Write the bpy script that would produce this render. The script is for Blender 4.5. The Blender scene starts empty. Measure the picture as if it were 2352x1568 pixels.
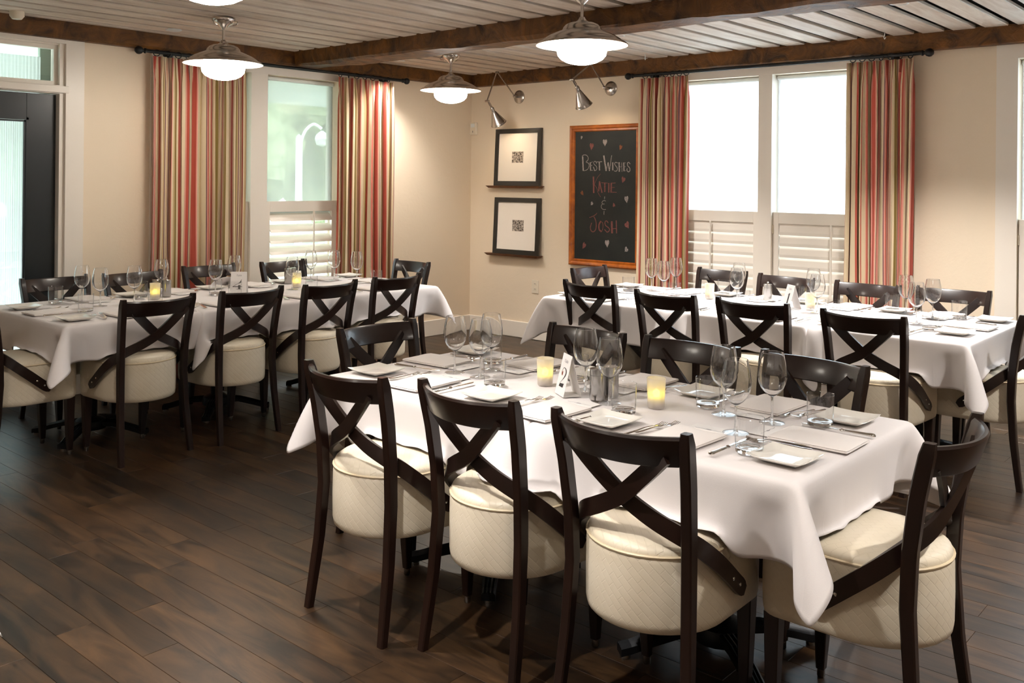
import bpy, math, random
import numpy as np
from math import sin, cos, pi, radians as R
from mathutils import Vector, Matrix
rnd = random.Random(7)
S = bpy.context.scene
COL = S.collection

# ------------------------------------------------------------------ camera, sky, exposure
cam = bpy.data.cameras.new('camera'); camo = bpy.data.objects.new('camera', cam); COL.objects.link(camo)
S.camera = camo
YAW, ROLL, F, CY = 0.71718, 0.0094, 2154.19, 416.42
fw = Vector((cos(YAW), sin(YAW), 0)); r0 = Vector((sin(YAW), -cos(YAW), 0)); u0 = Vector((0, 0, 1))
rr = r0 * cos(ROLL) + u0 * sin(ROLL); uu = -r0 * sin(ROLL) + u0 * cos(ROLL)
camo.matrix_world = Matrix(((rr.x, uu.x, -fw.x, -7.1197), (rr.y, uu.y, -fw.y, -6.7816), (rr.z, uu.z, -fw.z, 1.555), (0, 0, 0, 1)))
cam.sensor_width = 36; cam.lens = F * 36 / 2352
cam.shift_y = -(784 - CY) / 2352
cam.clip_start = 0.05; cam.clip_end = 200

w = bpy.data.worlds.new('sky'); S.world = w; w.use_nodes = True
nt = w.node_tree; nt.nodes.clear()
wo = nt.nodes.new('ShaderNodeOutputWorld'); bg = nt.nodes.new('ShaderNodeBackground')
tc = nt.nodes.new('ShaderNodeTexCoord'); sp = nt.nodes.new('ShaderNodeSeparateXYZ'); cr = nt.nodes.new('ShaderNodeValToRGB')
cr.color_ramp.elements[0].position = 0.0; cr.color_ramp.elements[0].color = (0.80, 0.88, 0.90, 1)
cr.color_ramp.elements[1].position = 0.9; cr.color_ramp.elements[1].color = (0.66, 0.80, 1.0, 1)
nt.links.new(tc.outputs['Generated'], sp.inputs[0]); nt.links.new(sp.outputs['Z'], cr.inputs[0])
nt.links.new(cr.outputs[0], bg.inputs[0]); bg.inputs[1].default_value = 7.0
nt.links.new(bg.outputs[0], wo.inputs[0])
LAMP = 26.0          # opal globes of the pendant lamps
SPOT = 250.0          # recessed ceiling spots, W
SCONCE = 2.6
HOUSE = 190.0        # spots over the camera's end of the room, W
S.view_settings.view_transform = 'Standard'; S.view_settings.look = 'None'
S.view_settings.gamma = 1; S.view_settings.use_curve_mapping = False
S.view_settings.exposure = 0.70
S.cycles.max_bounces = 9; S.cycles.diffuse_bounces = 4; S.cycles.glossy_bounces = 4
S.cycles.transmission_bounces = 8; S.cycles.transparent_max_bounces = 24
S.cycles.use_adaptive_sampling = True
S.cycles.sample_clamp_indirect = 6.0

def portal(loc, rot, sx, sy):
    l = bpy.data.lights.new('window_portal', 'AREA'); l.shape = 'RECTANGLE'; l.size = sx; l.size_y = sy
    l.cycles.is_portal = True
    o = bpy.data.objects.new('window_portal', l); COL.objects.link(o); o.location = loc; o.rotation_euler = rot
portal((-2.59, .25, 1.9), (R(-90), 0, 0), 1.9, 1.3)
portal((-4.7, .25, 1.3), (R(-90), 0, 0), 1.1, 2.6)
portal((.25, -3.31, 1.9), (0, R(90), 0), 1.3, 1.9)
portal((.25, -6.0, 1.9), (0, R(90), 0), 1.3, 1.9)

# ------------------------------------------------------------------ materials
def lin(c): return tuple(((x / 255) / 12.92 if x / 255 <= .04045 else ((x / 255 + .055) / 1.055) ** 2.4) for x in c) + (1,)
def mat(name, col=(.8, .8, .8, 1), rough=.5, metal=0, spec=.5, coat=0, coat_r=.1, sheen=0):
    m = bpy.data.materials.new(name); m.use_nodes = True; b = m.node_tree.nodes['Principled BSDF']
    b.inputs['Base Color'].default_value = col; b.inputs['Roughness'].default_value = rough
    b.inputs['Metallic'].default_value = metal; b.inputs['Specular IOR Level'].default_value = spec
    b.inputs['Coat Weight'].default_value = coat; b.inputs['Coat Roughness'].default_value = coat_r
    b.inputs['Sheen Weight'].default_value = sheen
    return m, m.node_tree, b
def N(t, k, **kw):
    n = t.nodes.new(k)
    for a, v in kw.items():
        if a.startswith('i_'):
            n.inputs[a[2:].replace('_', ' ')].default_value = v
        else: setattr(n, a, v)
    return n
def coords(t, kind='Object', scale=(1, 1, 1), rot=(0, 0, 0)):
    tc = N(t, 'ShaderNodeTexCoord'); mp = N(t, 'ShaderNodeMapping')
    mp.inputs['Scale'].default_value = scale; mp.inputs['Rotation'].default_value = rot
    t.links.new(tc.outputs[kind], mp.inputs[0]); return mp.outputs[0]
def ramp(t, src, stops, interp='LINEAR'):
    r = N(t, 'ShaderNodeValToRGB'); r.color_ramp.interpolation = interp
    e = r.color_ramp.elements
    while len(e) < len(stops): e.new(0.5)
    for i, (p, c) in enumerate(stops): e[i].position = p; e[i].color = c
    if src is not None: t.links.new(src, r.inputs[0])
    return r.outputs[0]
def bump(t, b, h, strength=.3, dist=.01):
    n = N(t, 'ShaderNodeBump'); n.inputs['Strength'].default_value = strength; n.inputs['Distance'].default_value = dist
    t.links.new(h, n.inputs['Height']); t.links.new(n.outputs[0], b.inputs['Normal']); return n
def noise(t, v, scale=5, detail=3, rough=.5, dist=0):
    n = N(t, 'ShaderNodeTexNoise'); n.inputs['Scale'].default_value = scale; n.inputs['Detail'].default_value = detail
    n.inputs['Roughness'].default_value = rough; n.inputs['Distortion'].default_value = dist
    if v is not None: t.links.new(v, n.inputs['Vector'])
    return n.outputs['Fac']
def wood(name, c1, c2, rough=.35, scale=(1, 1, 1), per_object=0.0, coat=0, bumps=.1, grain=14, spec=.5, gap=.01, lo=.3, hi=.7):
    m, t, b = mat(name, c1, rough, coat=coat, coat_r=.12, spec=spec)
    v = coords(t, 'Object', scale)
    oi = N(t, 'ShaderNodeObjectInfo')
    ad = N(t, 'ShaderNodeVectorMath', operation='MULTIPLY_ADD')
    cmb = N(t, 'ShaderNodeCombineXYZ')
    for k in range(3): t.links.new(oi.outputs['Random'], cmb.inputs[k])
    t.links.new(cmb.outputs[0], ad.inputs[0]); ad.inputs[1].default_value = (37, 53, 19); t.links.new(v, ad.inputs[2])
    f = noise(t, ad.outputs[0], grain, 6, .62, 1.2)
    col = ramp(t, f, [(lo, c2), (hi, c1)])
    if per_object:
        hs = N(t, 'ShaderNodeHueSaturation'); mr = N(t, 'ShaderNodeMapRange')
        mr.inputs['To Min'].default_value = 1 - per_object; mr.inputs['To Max'].default_value = 1 + per_object
        t.links.new(oi.outputs['Random'], mr.inputs[0]); t.links.new(mr.outputs[0], hs.inputs['Value']); t.links.new(col, hs.inputs['Color']); col = hs.outputs[0]
    t.links.new(col, b.inputs['Base Color'])
    if bumps: bump(t, b, f, bumps, gap)
    return m
M = {}
m, t, b = mat('plaster', lin((238, 221, 197)), .85, spec=.25)
v = coords(t); f = noise(t, v, 3.2, 5, .55, 1.6); g = noise(t, v, 34, 3, .6, .6)
v2 = coords(t, 'Object', (1, 1, 1)); vo = N(t, 'ShaderNodeTexNoise'); vo.inputs['Scale'].default_value = 7; vo.inputs['Detail'].default_value = 1; vo.inputs['Distortion'].default_value = 3.5
t.links.new(v2, vo.inputs['Vector'])
rid = ramp(t, vo.outputs['Fac'], [(.47, (0, 0, 0, 1)), (.5, (1, 1, 1, 1)), (.53, (0, 0, 0, 1))])
ad = N(t, 'ShaderNodeMath', operation='MULTIPLY_ADD'); t.links.new(rid, ad.inputs[0]); ad.inputs[1].default_value = .07; t.links.new(f, ad.inputs[2])
ad2 = N(t, 'ShaderNodeMath', operation='MULTIPLY_ADD'); t.links.new(g, ad2.inputs[0]); ad2.inputs[1].default_value = .22; t.links.new(ad.outputs[0], ad2.inputs[2])
bump(t, b, ad2.outputs[0], .30, .010); M['plaster'] = m
M['trim'] = mat('painted_trim', lin((240, 231, 219)), .38, spec=.4)[0]
M['dark_void'] = mat('ceiling_void', (.035, .028, .022, 1), .9)[0]
M['plank'] = wood('floor_wood', (.056, .028, .0115, 1), (.011, .0058, .0030, 1), .37, (1, .20, 1), .30, bumps=.14, grain=11, spec=.38, lo=.36, hi=.66, gap=.003)
M['sub'] = mat('subfloor', (.012, .008, .006, 1), .7)[0]
M['board'] = wood('whitewashed_wood', lin((234, 222, 208)), lin((202, 182, 164)), .6, (.16, 1.3, 1), .10, bumps=.15, grain=9, spec=.3)
M['beam'] = wood('aged_beam', lin((124, 80, 32)), lin((42, 23, 9)), .55, (1, 1, 1), .05, bumps=.9, grain=6, spec=.35, gap=.02)
M['chair'] = wood('espresso_wood', (.015, .0055, .0033, 1), (.009, .0036, .0025, 1), .36, (1.5, 1.5, .5), .2, coat=.18, bumps=0, grain=6, spec=.4)
M['frame_oak'] = wood('orange_stained_wood', lin((190, 105, 28)), lin((140, 68, 14)), .32, (1, 1, 1), 0, coat=.3, bumps=.05, grain=9)
M['ledge'] = wood('brown_ledge', lin((110, 62, 22)), lin((76, 40, 14)), .4, (1, .3, 1), 0, grain=9)
M['black'] = mat('black_frame', (.012, .012, .011, 1), .28, coat=.2)[0]
M['door_paint'] = mat('black_door_paint', (.009, .012, .014, 1), .35)[0]
M['iron'] = mat('black_iron', (.012, .013, .015, 1), .38, .6)[0]
M['rod'] = mat('rod_iron', (.008, .009, .01, 1), .45, .3)[0]
M['nickel'] = mat('polished_nickel', (.66, .61, .56, 1), .24, 1)[0]
M['brushed'] = mat('brushed_nickel', (.42, .39, .36, 1), .27, 1)[0]
M['mill'] = mat('brushed_steel', (.40, .39, .38, 1), .24, 1)[0]
M['steel'] = mat('silverware', (.80, .77, .73, 1), .12, 1)[0]
M['porcelain'] = mat('porcelain', lin((240, 236, 228)), .08, spec=.6, coat=.3)[0]
M['white_enamel'] = mat('white_enamel', (.86, .80, .70, 1), .3)[0]
M['plastic'] = mat('ivory_plastic', lin((233, 221, 200)), .35)[0]
M['slot'] = mat('dark_slot', (.02, .018, .015, 1), .6)[0]
M['paper'] = mat('paper', lin((238, 234, 232)), .6, spec=.2)[0]
M['matboard'] = mat('matboard', lin((243, 234, 222)), .8, spec=.2)[0]
M['ink'] = mat('ink', (.015, .012, .012, 1), .6)[0]
M['greyink'] = mat('grey_ink', (.30, .28, .30, 1), .7)[0]
M['pinkink'] = mat('pink_ink', (.62, .30, .32, 1), .7)[0]
M['redink'] = mat('red_ink', (.22, .05, .03, 1), .7)[0]
def chalk(name, col):
    m, t, b = mat(name, col, .95, spec=.05); v = coords(t); f = noise(t, v, 260, 2, .7)
    mx = N(t, 'ShaderNodeMix', data_type='RGBA'); t.links.new(ramp(t, f, [(.38, (0, 0, 0, 1)), (.56, (1, 1, 1, 1))]), mx.inputs[0])
    mx.inputs[6].default_value = (.022, .024, .022, 1); mx.inputs[7].default_value = col; t.links.new(mx.outputs[2], b.inputs['Base Color']); return m
M['chalk_w'] = chalk('white_chalk', lin((186, 174, 172))); M['chalk_r'] = chalk('rose_chalk', lin((152, 96, 92))); M['chalk_o'] = chalk('orange_chalk', lin((158, 98, 70)))
m, t, b = mat('slate', (.012, .014, .013, 1), .55, spec=.3); v = coords(t); f = noise(t, v, 3, 4, .6, .5)
t.links.new(ramp(t, f, [(.3, (.012, .014, .014, 1)), (.75, (.026, .028, .024, 1))]), b.inputs['Base Color']); M['slate'] = m
# linen
def linen(name, col, thr=.0):
    m, t, b = mat(name, col, .75, spec=.25, sheen=.15); v = coords(t, 'Object'); f = noise(t, v, 420, 1, .5); g = noise(t, v, 6, 3, .5, .4)
    ad = N(t, 'ShaderNodeMath', operation='MULTIPLY_ADD'); t.links.new(g, ad.inputs[0]); ad.inputs[1].default_value = 2.5; t.links.new(f, ad.inputs[2])
    sx = N(t, 'ShaderNodeSeparateXYZ'); t.links.new(v, sx.inputs[0]); cur = ad.outputs[0]
    for k, (ax_, per) in enumerate((('X', .47), ('Y', .53))):      # pressed fold lines
        q = N(t, 'ShaderNodeMath', operation='MODULO'); q.inputs[1].default_value = per; pq = N(t, 'ShaderNodeMath', operation='ADD'); pq.inputs[1].default_value = 20.1; t.links.new(sx.outputs[ax_], pq.inputs[0]); t.links.new(pq.outputs[0], q.inputs[0])
        r_ = ramp(t, q.outputs[0], [(0, (0, 0, 0, 1)), (.003, (1, 1, 1, 1)), (.006, (0, 0, 0, 1))]); a2 = N(t, 'ShaderNodeMath', operation='MULTIPLY_ADD'); t.links.new(r_, a2.inputs[0]); a2.inputs[1].default_value = thr; t.links.new(cur, a2.inputs[2]); cur = a2.outputs[0]
    bump(t, b, cur, .07, .004); return m
M['cloth'] = linen('white_tablecloth', lin((233, 227, 226)), 3.0); M['napkin'] = linen('white_napkin', lin((238, 231, 227)))
# vinyl seat with basket-weave emboss
m, t, b = mat('cream_vinyl', lin((226, 209, 178)), .42, spec=.4)
uv = N(t, 'ShaderNodeTexCoord'); mp = N(t, 'ShaderNodeMapping'); mp.inputs['Rotation'].default_value = (0, 0, R(45)); t.links.new(uv.outputs['UV'], mp.inputs[0])
br = N(t, 'ShaderNodeTexBrick', offset=.5, offset_frequency=2); br.inputs['Scale'].default_value = 1.0
br.inputs['Brick Width'].default_value = .042; br.inputs['Row Height'].default_value = .021; br.inputs['Mortar Size'].default_value = .0014; br.inputs['Mortar Smooth'].default_value = .3
br.inputs['Color1'].default_value = (1, 1, 1, 1); br.inputs['Color2'].default_value = (.93, .93, .93, 1); br.inputs['Mortar'].default_value = (0, 0, 0, 1)
t.links.new(mp.outputs[0], br.inputs['Vector']); bump(t, b, br.outputs['Color'], .55, .003)
f = noise(t, coords(t), 5, 2, .5); t.links.new(ramp(t, f, [(.3, lin((214, 201, 177))), (.7, lin((227, 216, 196)))]), b.inputs['Base Color']); M['vinyl'] = m
M['welt'] = mat('vinyl_welt', lin((214, 196, 164)), .45)[0]
# striped curtain fabric
m, t, b = mat('striped_fabric', (1, 1, 1, 1), .85, spec=.15, sheen=.1)
uv = N(t, 'ShaderNodeTexCoord'); sx = N(t, 'ShaderNodeSeparateXYZ'); t.links.new(uv.outputs['UV'], sx.inputs[0])
fr = N(t, 'ShaderNodeMath', operation='FRACT'); t.links.new(sx.outputs['X'], fr.inputs[0])
cream, red, pink, olive, mauve, tan = lin((230, 210, 176)), lin((190, 88, 72)), lin((224, 156, 140)), lin((136, 114, 62)), lin((128, 88, 92)), lin((196, 168, 126))
c_ = ramp(t, fr.outputs[0], [(0, cream), (.10, mauve), (.115, pink), (.14, red), (.22, pink), (.245, cream), (.265, red), (.28, cream), (.34, pink), (.36, red), (.40, pink), (.42, cream), (.50, olive), (.535, tan), (.56, mauve), (.575, cream),
    (.63, pink), (.65, red), (.73, pink), (.75, cream), (.77, mauve), (.785, cream), (.85, red), (.875, pink), (.90, cream), (.935, tan), (.965, olive), (.985, cream)], 'CONSTANT')
t.links.new(c_, b.inputs['Base Color']); f = noise(t, coords(t), 300, 1); bump(t, b, f, .1, .002)
tr = N(t, 'ShaderNodeBsdfTranslucent'); mx = N(t, 'ShaderNodeMixShader'); mx.inputs[0].default_value = .18
t.links.new(c_, tr.inputs[0]); t.links.new(b.outputs[0], mx.inputs[1]); t.links.new(tr.outputs[0], mx.inputs[2]); t.links.new(mx.outputs[0], t.nodes['Material Output'].inputs[0]); M['stripe'] = m
# emitters
def emit(name, col, s):
    m = bpy.data.materials.new(name); m.use_nodes = True; t = m.node_tree; t.nodes.remove(t.nodes['Principled BSDF'])
    e = N(t, 'ShaderNodeEmission'); e.inputs[0].default_value = col; e.inputs[1].default_value = s
    t.links.new(e.outputs[0], t.nodes['Material Output'].inputs[0]); return m
M['globe'] = emit('opal_globe_lit', (1, .92, .82, 1), LAMP)
M['spotlens'] = emit('lit_lens', (1, .86, .66, 1), 9)
M['flame'] = emit('led_flame', (1, .80, .08, 1), 8)
# thin clear glass: transparent + mirror by facing angle
def thin_glass(name, tint=(1, 1, 1, 1), edge=(.62, .66, .68, 1), pw=.06):
    m = bpy.data.materials.new(name); m.use_nodes = True; t = m.node_tree; t.nodes.remove(t.nodes['Principled BSDF'])
    ge = N(t, 'ShaderNodeNewGeometry'); dt = N(t, 'ShaderNodeVectorMath', operation='DOT_PRODUCT'); ab = N(t, 'ShaderNodeMath', operation='ABSOLUTE')
    t.links.new(ge.outputs['Normal'], dt.inputs[0]); t.links.new(ge.outputs['Incoming'], dt.inputs[1]); t.links.new(dt.outputs['Value'], ab.inputs[0])
    c = ramp(t, ab.outputs[0], [(.0, edge), (.10, edge), (.42, tint), (1, tint)])
    tr = N(t, 'ShaderNodeBsdfTransparent'); t.links.new(c, tr.inputs[0])
    gl = N(t, 'ShaderNodeBsdfGlossy'); gl.inputs['Roughness'].default_value = .015
    pwn = N(t, 'ShaderNodeMath', operation='POWER'); sb = N(t, 'ShaderNodeMath', operation='SUBTRACT'); sb.inputs[0].default_value = 1; t.links.new(ab.outputs[0], sb.inputs[1])
    t.links.new(sb.outputs[0], pwn.inputs[0]); pwn.inputs[1].default_value = 3.5; sc_ = N(t, 'ShaderNodeMath', operation='MULTIPLY_ADD'); t.links.new(pwn.outputs[0], sc_.inputs[0]); sc_.inputs[1].default_value = .85; sc_.inputs[2].default_value = pw
    mx = N(t, 'ShaderNodeMixShader'); t.links.new(sc_.outputs[0], mx.inputs[0]); t.links.new(tr.outputs[0], mx.inputs[1]); t.links.new(gl.outputs[0], mx.inputs[2])
    t.links.new(mx.outputs[0], t.nodes['Material Output'].inputs[0]); return m
M['bowl'] = thin_glass('thin_stemware_glass', (.985, .985, .985, 1), (.40, .43, .45, 1), .085)
M['footglass'] = thin_glass('glass_foot', (.985, .985, .985, 1), (.80, .82, .83, 1), .05)
M['pane'] = thin_glass('window_glass', (.95, .98, .97, 1), (.7, .8, .8, 1))
m, t, b = mat('solid_glass', (1, 1, 1, 1), 0.0); b.inputs['Transmission Weight'].default_value = 1; b.inputs['IOR'].default_value = 1.5; M['glass'] = m
def screen(name, trans, col, k, kt=.5):
    m = bpy.data.materials.new(name); m.use_nodes = True; t = m.node_tree; t.nodes.remove(t.nodes['Principled BSDF'])
    tr = N(t, 'ShaderNodeBsdfTransparent'); tr.inputs[0].default_value = trans
    tl = N(t, 'ShaderNodeBsdfTranslucent'); tl.inputs[0].default_value = col; df = N(t, 'ShaderNodeBsdfDiffuse'); df.inputs[0].default_value = col
    a = N(t, 'ShaderNodeMixShader'); a.inputs[0].default_value = kt; t.links.new(df.outputs[0], a.inputs[1]); t.links.new(tl.outputs[0], a.inputs[2])
    mx = N(t, 'ShaderNodeMixShader'); mx.inputs[0].default_value = k; t.links.new(tr.outputs[0], mx.inputs[1]); t.links.new(a.outputs[0], mx.inputs[2])
    t.links.new(mx.outputs[0], t.nodes['Material Output'].inputs[0]); return m
M['screen_a'] = screen('solar_screen', (.66, .66, .62, 1), (.80, .80, .78, 1), .40, .6)
M['screen_b'] = screen('light_screen', (.9, .9, .92, 1), (.9, .9, .9, 1), .4, .7)
M['sheer'] = screen('ribbed_sheer', (.34, .36, .36, 1), (.66, .67, .66, 1), .88, .6)
# frosted cup
m = bpy.data.materials.new('frosted_glass'); m.use_nodes = True; t = m.node_tree; b = t.nodes['Principled BSDF']; b.inputs['Base Color'].default_value = (.88, .84, .82, 1); b.inputs['Roughness'].default_value = .45
tl = N(t, 'ShaderNodeBsdfTranslucent'); tl.inputs[0].default_value = (.95, .90, .88, 1); tr = N(t, 'ShaderNodeBsdfTransparent'); tr.inputs[0].default_value = (.9, .88, .86, 1)
a = N(t, 'ShaderNodeMixShader'); a.inputs[0].default_value = .38; mx = N(t, 'ShaderNodeMixShader'); mx.inputs[0].default_value = .50
t.links.new(b.outputs[0], a.inputs[1]); t.links.new(tl.outputs[0], a.inputs[2]); t.links.new(a.outputs[0], mx.inputs[1]); t.links.new(tr.outputs[0], mx.inputs[2]); t.links.new(mx.outputs[0], t.nodes['Material Output'].inputs[0]); M['frost'] = m
m, t, b = mat('etching_print', (.5, .45, .4, 1), .8); f = noise(t, coords(t), 62, 4, .8, .8)
t.links.new(ramp(t, f, [(.44, (.035, .022, .015, 1)), (.56, (.62, .54, .46, 1))]), b.inputs['Base Color']); M['print'] = m
def foliage(name, a, c):
    m, t, b = mat(name, a, .8); f = noise(t, coords(t), 3.5, 5, .7); t.links.new(ramp(t, f, [(.35, a), (.65, c)]), b.inputs['Base Color']); return m
M['leaf'] = foliage('tree_leaves', (.22, .28, .13, 1), (.50, .53, .33, 1)); M['grass'] = foliage('pale_lawn', (.26, .29, .22, 1), (.36, .38, .30, 1))
M['bark'] = mat('bark', (.12, .09, .06, 1), .9)[0]; M['white_paint'] = mat('white_paint', (.82, .84, .82, 1), .5)[0]; M['sage'] = mat('sage_paint', (.30, .36, .30, 1), .6)[0]
M['siding'] = mat('white_siding', (.80, .84, .83, 1), .6)[0]

# ------------------------------------------------------------------ mesh helpers
class MB:
    def __init__(s): s.v = []; s.f = []; s.uv = {}; s.sm = []
    def add(s, vs, fs, smooth=False, uvs=None):
        o = len(s.v); s.v += [tuple(p) for p in vs]
        for i, f in enumerate(fs):
            if uvs: s.uv[len(s.f)] = uvs[i]
            s.f.append(tuple(k + o for k in f)); s.sm.append(smooth)
        return s
    def box(s, x0, x1, y0, y1, z0, z1):
        vs = [(x, y, z) for x in (x0, x1) for y in (y0, y1) for z in (z0, z1)]
        return s.add(vs, [(0, 1, 3, 2), (4, 6, 7, 5), (0, 4, 5, 1), (2, 3, 7, 6), (0, 2, 6, 4), (1, 5, 7, 3)])
    def cbox(s, x0, x1, y0, y1, z0, z1, c):      # box with chamfered edges
        vs = []; ix = {}
        for a in (0, 1):
            for b_ in (0, 1):
                for d in (0, 1):
                    X, Y, Z = (x0, x1)[a], (y0, y1)[b_], (z0, z1)[d]; sx, sy, sz = (1, -1)[a] * c, (1, -1)[b_] * c, (1, -1)[d] * c
                    for k, p in enumerate(((X, Y + sy, Z + sz), (X + sx, Y, Z + sz), (X + sx, Y + sy, Z))):
                        ix[a, b_, d, k] = len(vs); vs.append(p)
        fs = []
        for a in (0, 1): fs.append([ix[a, p, q, 0] for p, q in ((0, 0), (1, 0), (1, 1), (0, 1))][::(-1 if a == 0 else 1)])
        for a in (0, 1): fs.append([ix[p, a, q, 1] for p, q in ((0, 0), (0, 1), (1, 1), (1, 0))][::(-1 if a == 0 else 1)])
        for a in (0, 1): fs.append([ix[p, q, a, 2] for p, q in ((0, 0), (1, 0), (1, 1), (0, 1))][::(-1 if a == 0 else 1)])
        for a in (0, 1):
            for d in (0, 1):
                fs.append([ix[0, a, d, 1], ix[1, a, d, 1], ix[1, a, d, 2], ix[0, a, d, 2]])
                fs.append([ix[a, 0, d, 0], ix[a, 1, d, 0], ix[a, 1, d, 2], ix[a, 0, d, 2]])
                fs.append([ix[a, d, 0, 0], ix[a, d, 1, 0], ix[a, d, 1, 1], ix[a, d, 0, 1]])
                for e in (0, 1): fs.append([ix[a, d, e, 0], ix[a, d, e, 1], ix[a, d, e, 2]])
        return s.add(vs, fs)
    def lathe(s, prof, n=24, cx=0, cy=0, smooth=True, cap=True):
        vs = []; fs = []
        for r, z in prof:
            for k in range(n): a = 2 * pi * k / n; vs.append((cx + r * cos(a), cy + r * sin(a), z))
        for i in range(len(prof) - 1):
            for k in range(n): k2 = (k + 1) % n; fs.append((i * n + k, i * n + k2, (i + 1) * n + k2, (i + 1) * n + k))
        s.add(vs, fs, smooth)
        return s
    def tube(s, pts, r, n=8, closed=False, cap=True, smooth=True):
        P = [Vector(p) for p in pts]; m_ = len(P); rs = r if isinstance(r, (list, tuple)) else [r] * m_
        vs = []; up = None
        for i in range(m_):
            if closed: tg = P[(i + 1) % m_] - P[i - 1]
            else: tg = P[min(i + 1, m_ - 1)] - P[max(i - 1, 0)]
            tg = tg.normalized()
            if up is None: up = tg.orthogonal().normalized()
            else: up = (up - tg * up.dot(tg)); up = up.normalized() if up.length > 1e-6 else tg.orthogonal().normalized()
            sd = tg.cross(up)
            for k in range(n): a = 2 * pi * k / n; vs.append(P[i] + (up * cos(a) + sd * sin(a)) * rs[i])
        fs = [(i * n + k, i * n + (k + 1) % n, (i + 1) % m_ * n + (k + 1) % n, (i + 1) % m_ * n + k) for i in range(m_ if closed else m_ - 1) for k in range(n)]
        s.add(vs, fs, smooth)
        if not closed and cap: s.add(vs[:n], [tuple(range(n))[::-1]]); s.add(vs[-n:], [tuple(range(n))])
        return s
    def rings(s, rings, smooth=True, cap0=True, cap1=True, closed=True):
        n = len(rings[0]); vs = [p for r in rings for p in r]; fs = []
        for i in range(len(rings) - 1):
            for k in range(n if closed else n - 1): k2 = (k + 1) % n; fs.append((i * n + k, i * n + k2, (i + 1) * n + k2, (i + 1) * n + k))
        s.add(vs, fs, smooth)
        if cap0: s.add(rings[0], [tuple(range(n))[::-1]])
        if cap1: s.add(rings[-1], [tuple(range(n))])
        return s
    def ribbon(s, pts, w, n, off=0):   # flat strip in the plane with normal n
        n = Vector(n); P = [Vector(p) for p in pts]; vs = []
        for i, p in enumerate(P):
            tg = (P[min(i + 1, len(P) - 1)] - P[max(i - 1, 0)]).normalized(); sd = n.cross(tg).normalized() * w / 2
            if i == 0: p = p - tg * w * .15
            vs += [p - sd + n * off, p + sd + n * off]
        return s.add(vs, [(2 * i, 2 * i + 2, 2 * i + 3, 2 * i + 1) for i in range(len(P) - 1)])
    def mesh(s, name):
        me = bpy.data.meshes.new(name); me.from_pydata(s.v, [], s.f)
        me.polygons.foreach_set('use_smooth', s.sm)
        if s.uv:
            l = me.uv_layers.new(name='UVMap'); d = np.zeros(len(me.loops) * 2)
            for i, p in enumerate(me.polygons):
                u = s.uv.get(i)
                if u:
                    for k, q in enumerate(p.loop_indices): d[2 * q] = u[k][0]; d[2 * q + 1] = u[k][1]
            l.data.foreach_set('uv', d)
        if any(s.sm): me.set_sharp_from_angle(angle=R(38))
        me.update(); return me
    def obj(s, name, m, parent=None, loc=None, rz=0):
        o = bpy.data.objects.new(name, s.mesh(name)); COL.objects.link(o)
        o.data.materials.append(M[m] if isinstance(m, str) else m)
        if parent: o.parent = parent
        if loc: o.location = loc
        if rz: o.rotation_euler = (0, 0, rz)
        return o
def tag(o, label=None, cat=None, group=None, kind=None):
    for k, v in (('label', label), ('category', cat), ('group', group), ('kind', kind)):
        if v: o[k] = v
    return o
def empty(name, loc=(0, 0, 0), rz=0, **kw):
    o = bpy.data.objects.new(name, None); COL.objects.link(o); o.location = loc; o.rotation_euler = (0, 0, rz); o.empty_display_size = .05
    return tag(o, **kw)
def copy_tree(o, parent=None):
    c = o.copy(); COL.objects.link(c)
    if parent: c.parent = parent
    for ch in o.children: copy_tree(ch, c)
    return c
used = set()
def place(proto, loc, rz, label, group=None, cat=None):
    if proto not in used: used.add(proto); o = proto
    else: o = copy_tree(proto)
    o.location = loc; o.rotation_euler = (0, 0, rz); o['label'] = label
    if group: o['group'] = group
    if cat: o['category'] = cat
    return o
def spline(pts, n):
    P = [Vector(p) for p in pts]; P = [P[0] * 2 - P[1]] + P + [P[-1] * 2 - P[-2]]; out = []
    for i in range(1, len(P) - 2):
        a, b_, c, d = P[i - 1:i + 3]
        for k in range(n):
            t_ = k / n; out.append(.5 * ((2 * b_) + (c - a) * t_ + (2 * a - 5 * b_ + 4 * c - d) * t_ ** 2 + (3 * b_ - a - 3 * c + d) * t_ ** 3))
    out.append(P[-2]); return out

# ------------------------------------------------------------------ room shell
XN, YN, T = -9.2, -9.0, .15
H = 2.76
def wall_y(name, y0, y1, x0, x1, holes):       # wall along X
    mb = MB(); xs = sorted(holes); cur = x0
    for a, b_, z0, z1 in xs:
        mb.box(cur, a, y0, y1, -.12, H)
        if z0 > 0: mb.box(a, b_, y0, y1, -.12, z0)
        mb.box(a, b_, y0, y1, z1, H); cur = b_
    mb.box(cur, x1, y0, y1, -.12, H); return tag(mb.obj(name, 'plaster'), kind='structure')
def wall_x(name, x0, x1, y0, y1, holes):
    mb = MB(); cur = y0
    for a, b_, z0, z1 in sorted(holes):
        mb.box(x0, x1, cur, a, -.12, H)
        if z0 > 0: mb.box(x0, x1, a, b_, -.12, z0)
        mb.box(x0, x1, a, b_, z1, H); cur = b_
    mb.box(x0, x1, cur, y1, -.12, H); return tag(mb.obj(name, 'plaster'), kind='structure')
wall_y('wall_left', 0, T, XN, 0, [(-5.17, -4.19, 0, 2.51), (-3.43, -1.75, .42, 2.44)])
wall_x('wall_right', 0, T, YN, T, [(-4.13, -2.5, .42, 2.44), (-6.9, -5.17, .42, 2.43)])
wall_y('wall_rear', YN - T, YN, XN, 0, [])
wall_x('wall_side', XN - T, XN, YN, 0, [])
floor = tag(MB().box(XN, 0, YN, 0, -.12, -.014).obj('floor', 'sub'), kind='structure')
PW = .1265; rows = []; allp = []
x = XN + (-5.35 - XN) % PW; i = 0
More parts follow.
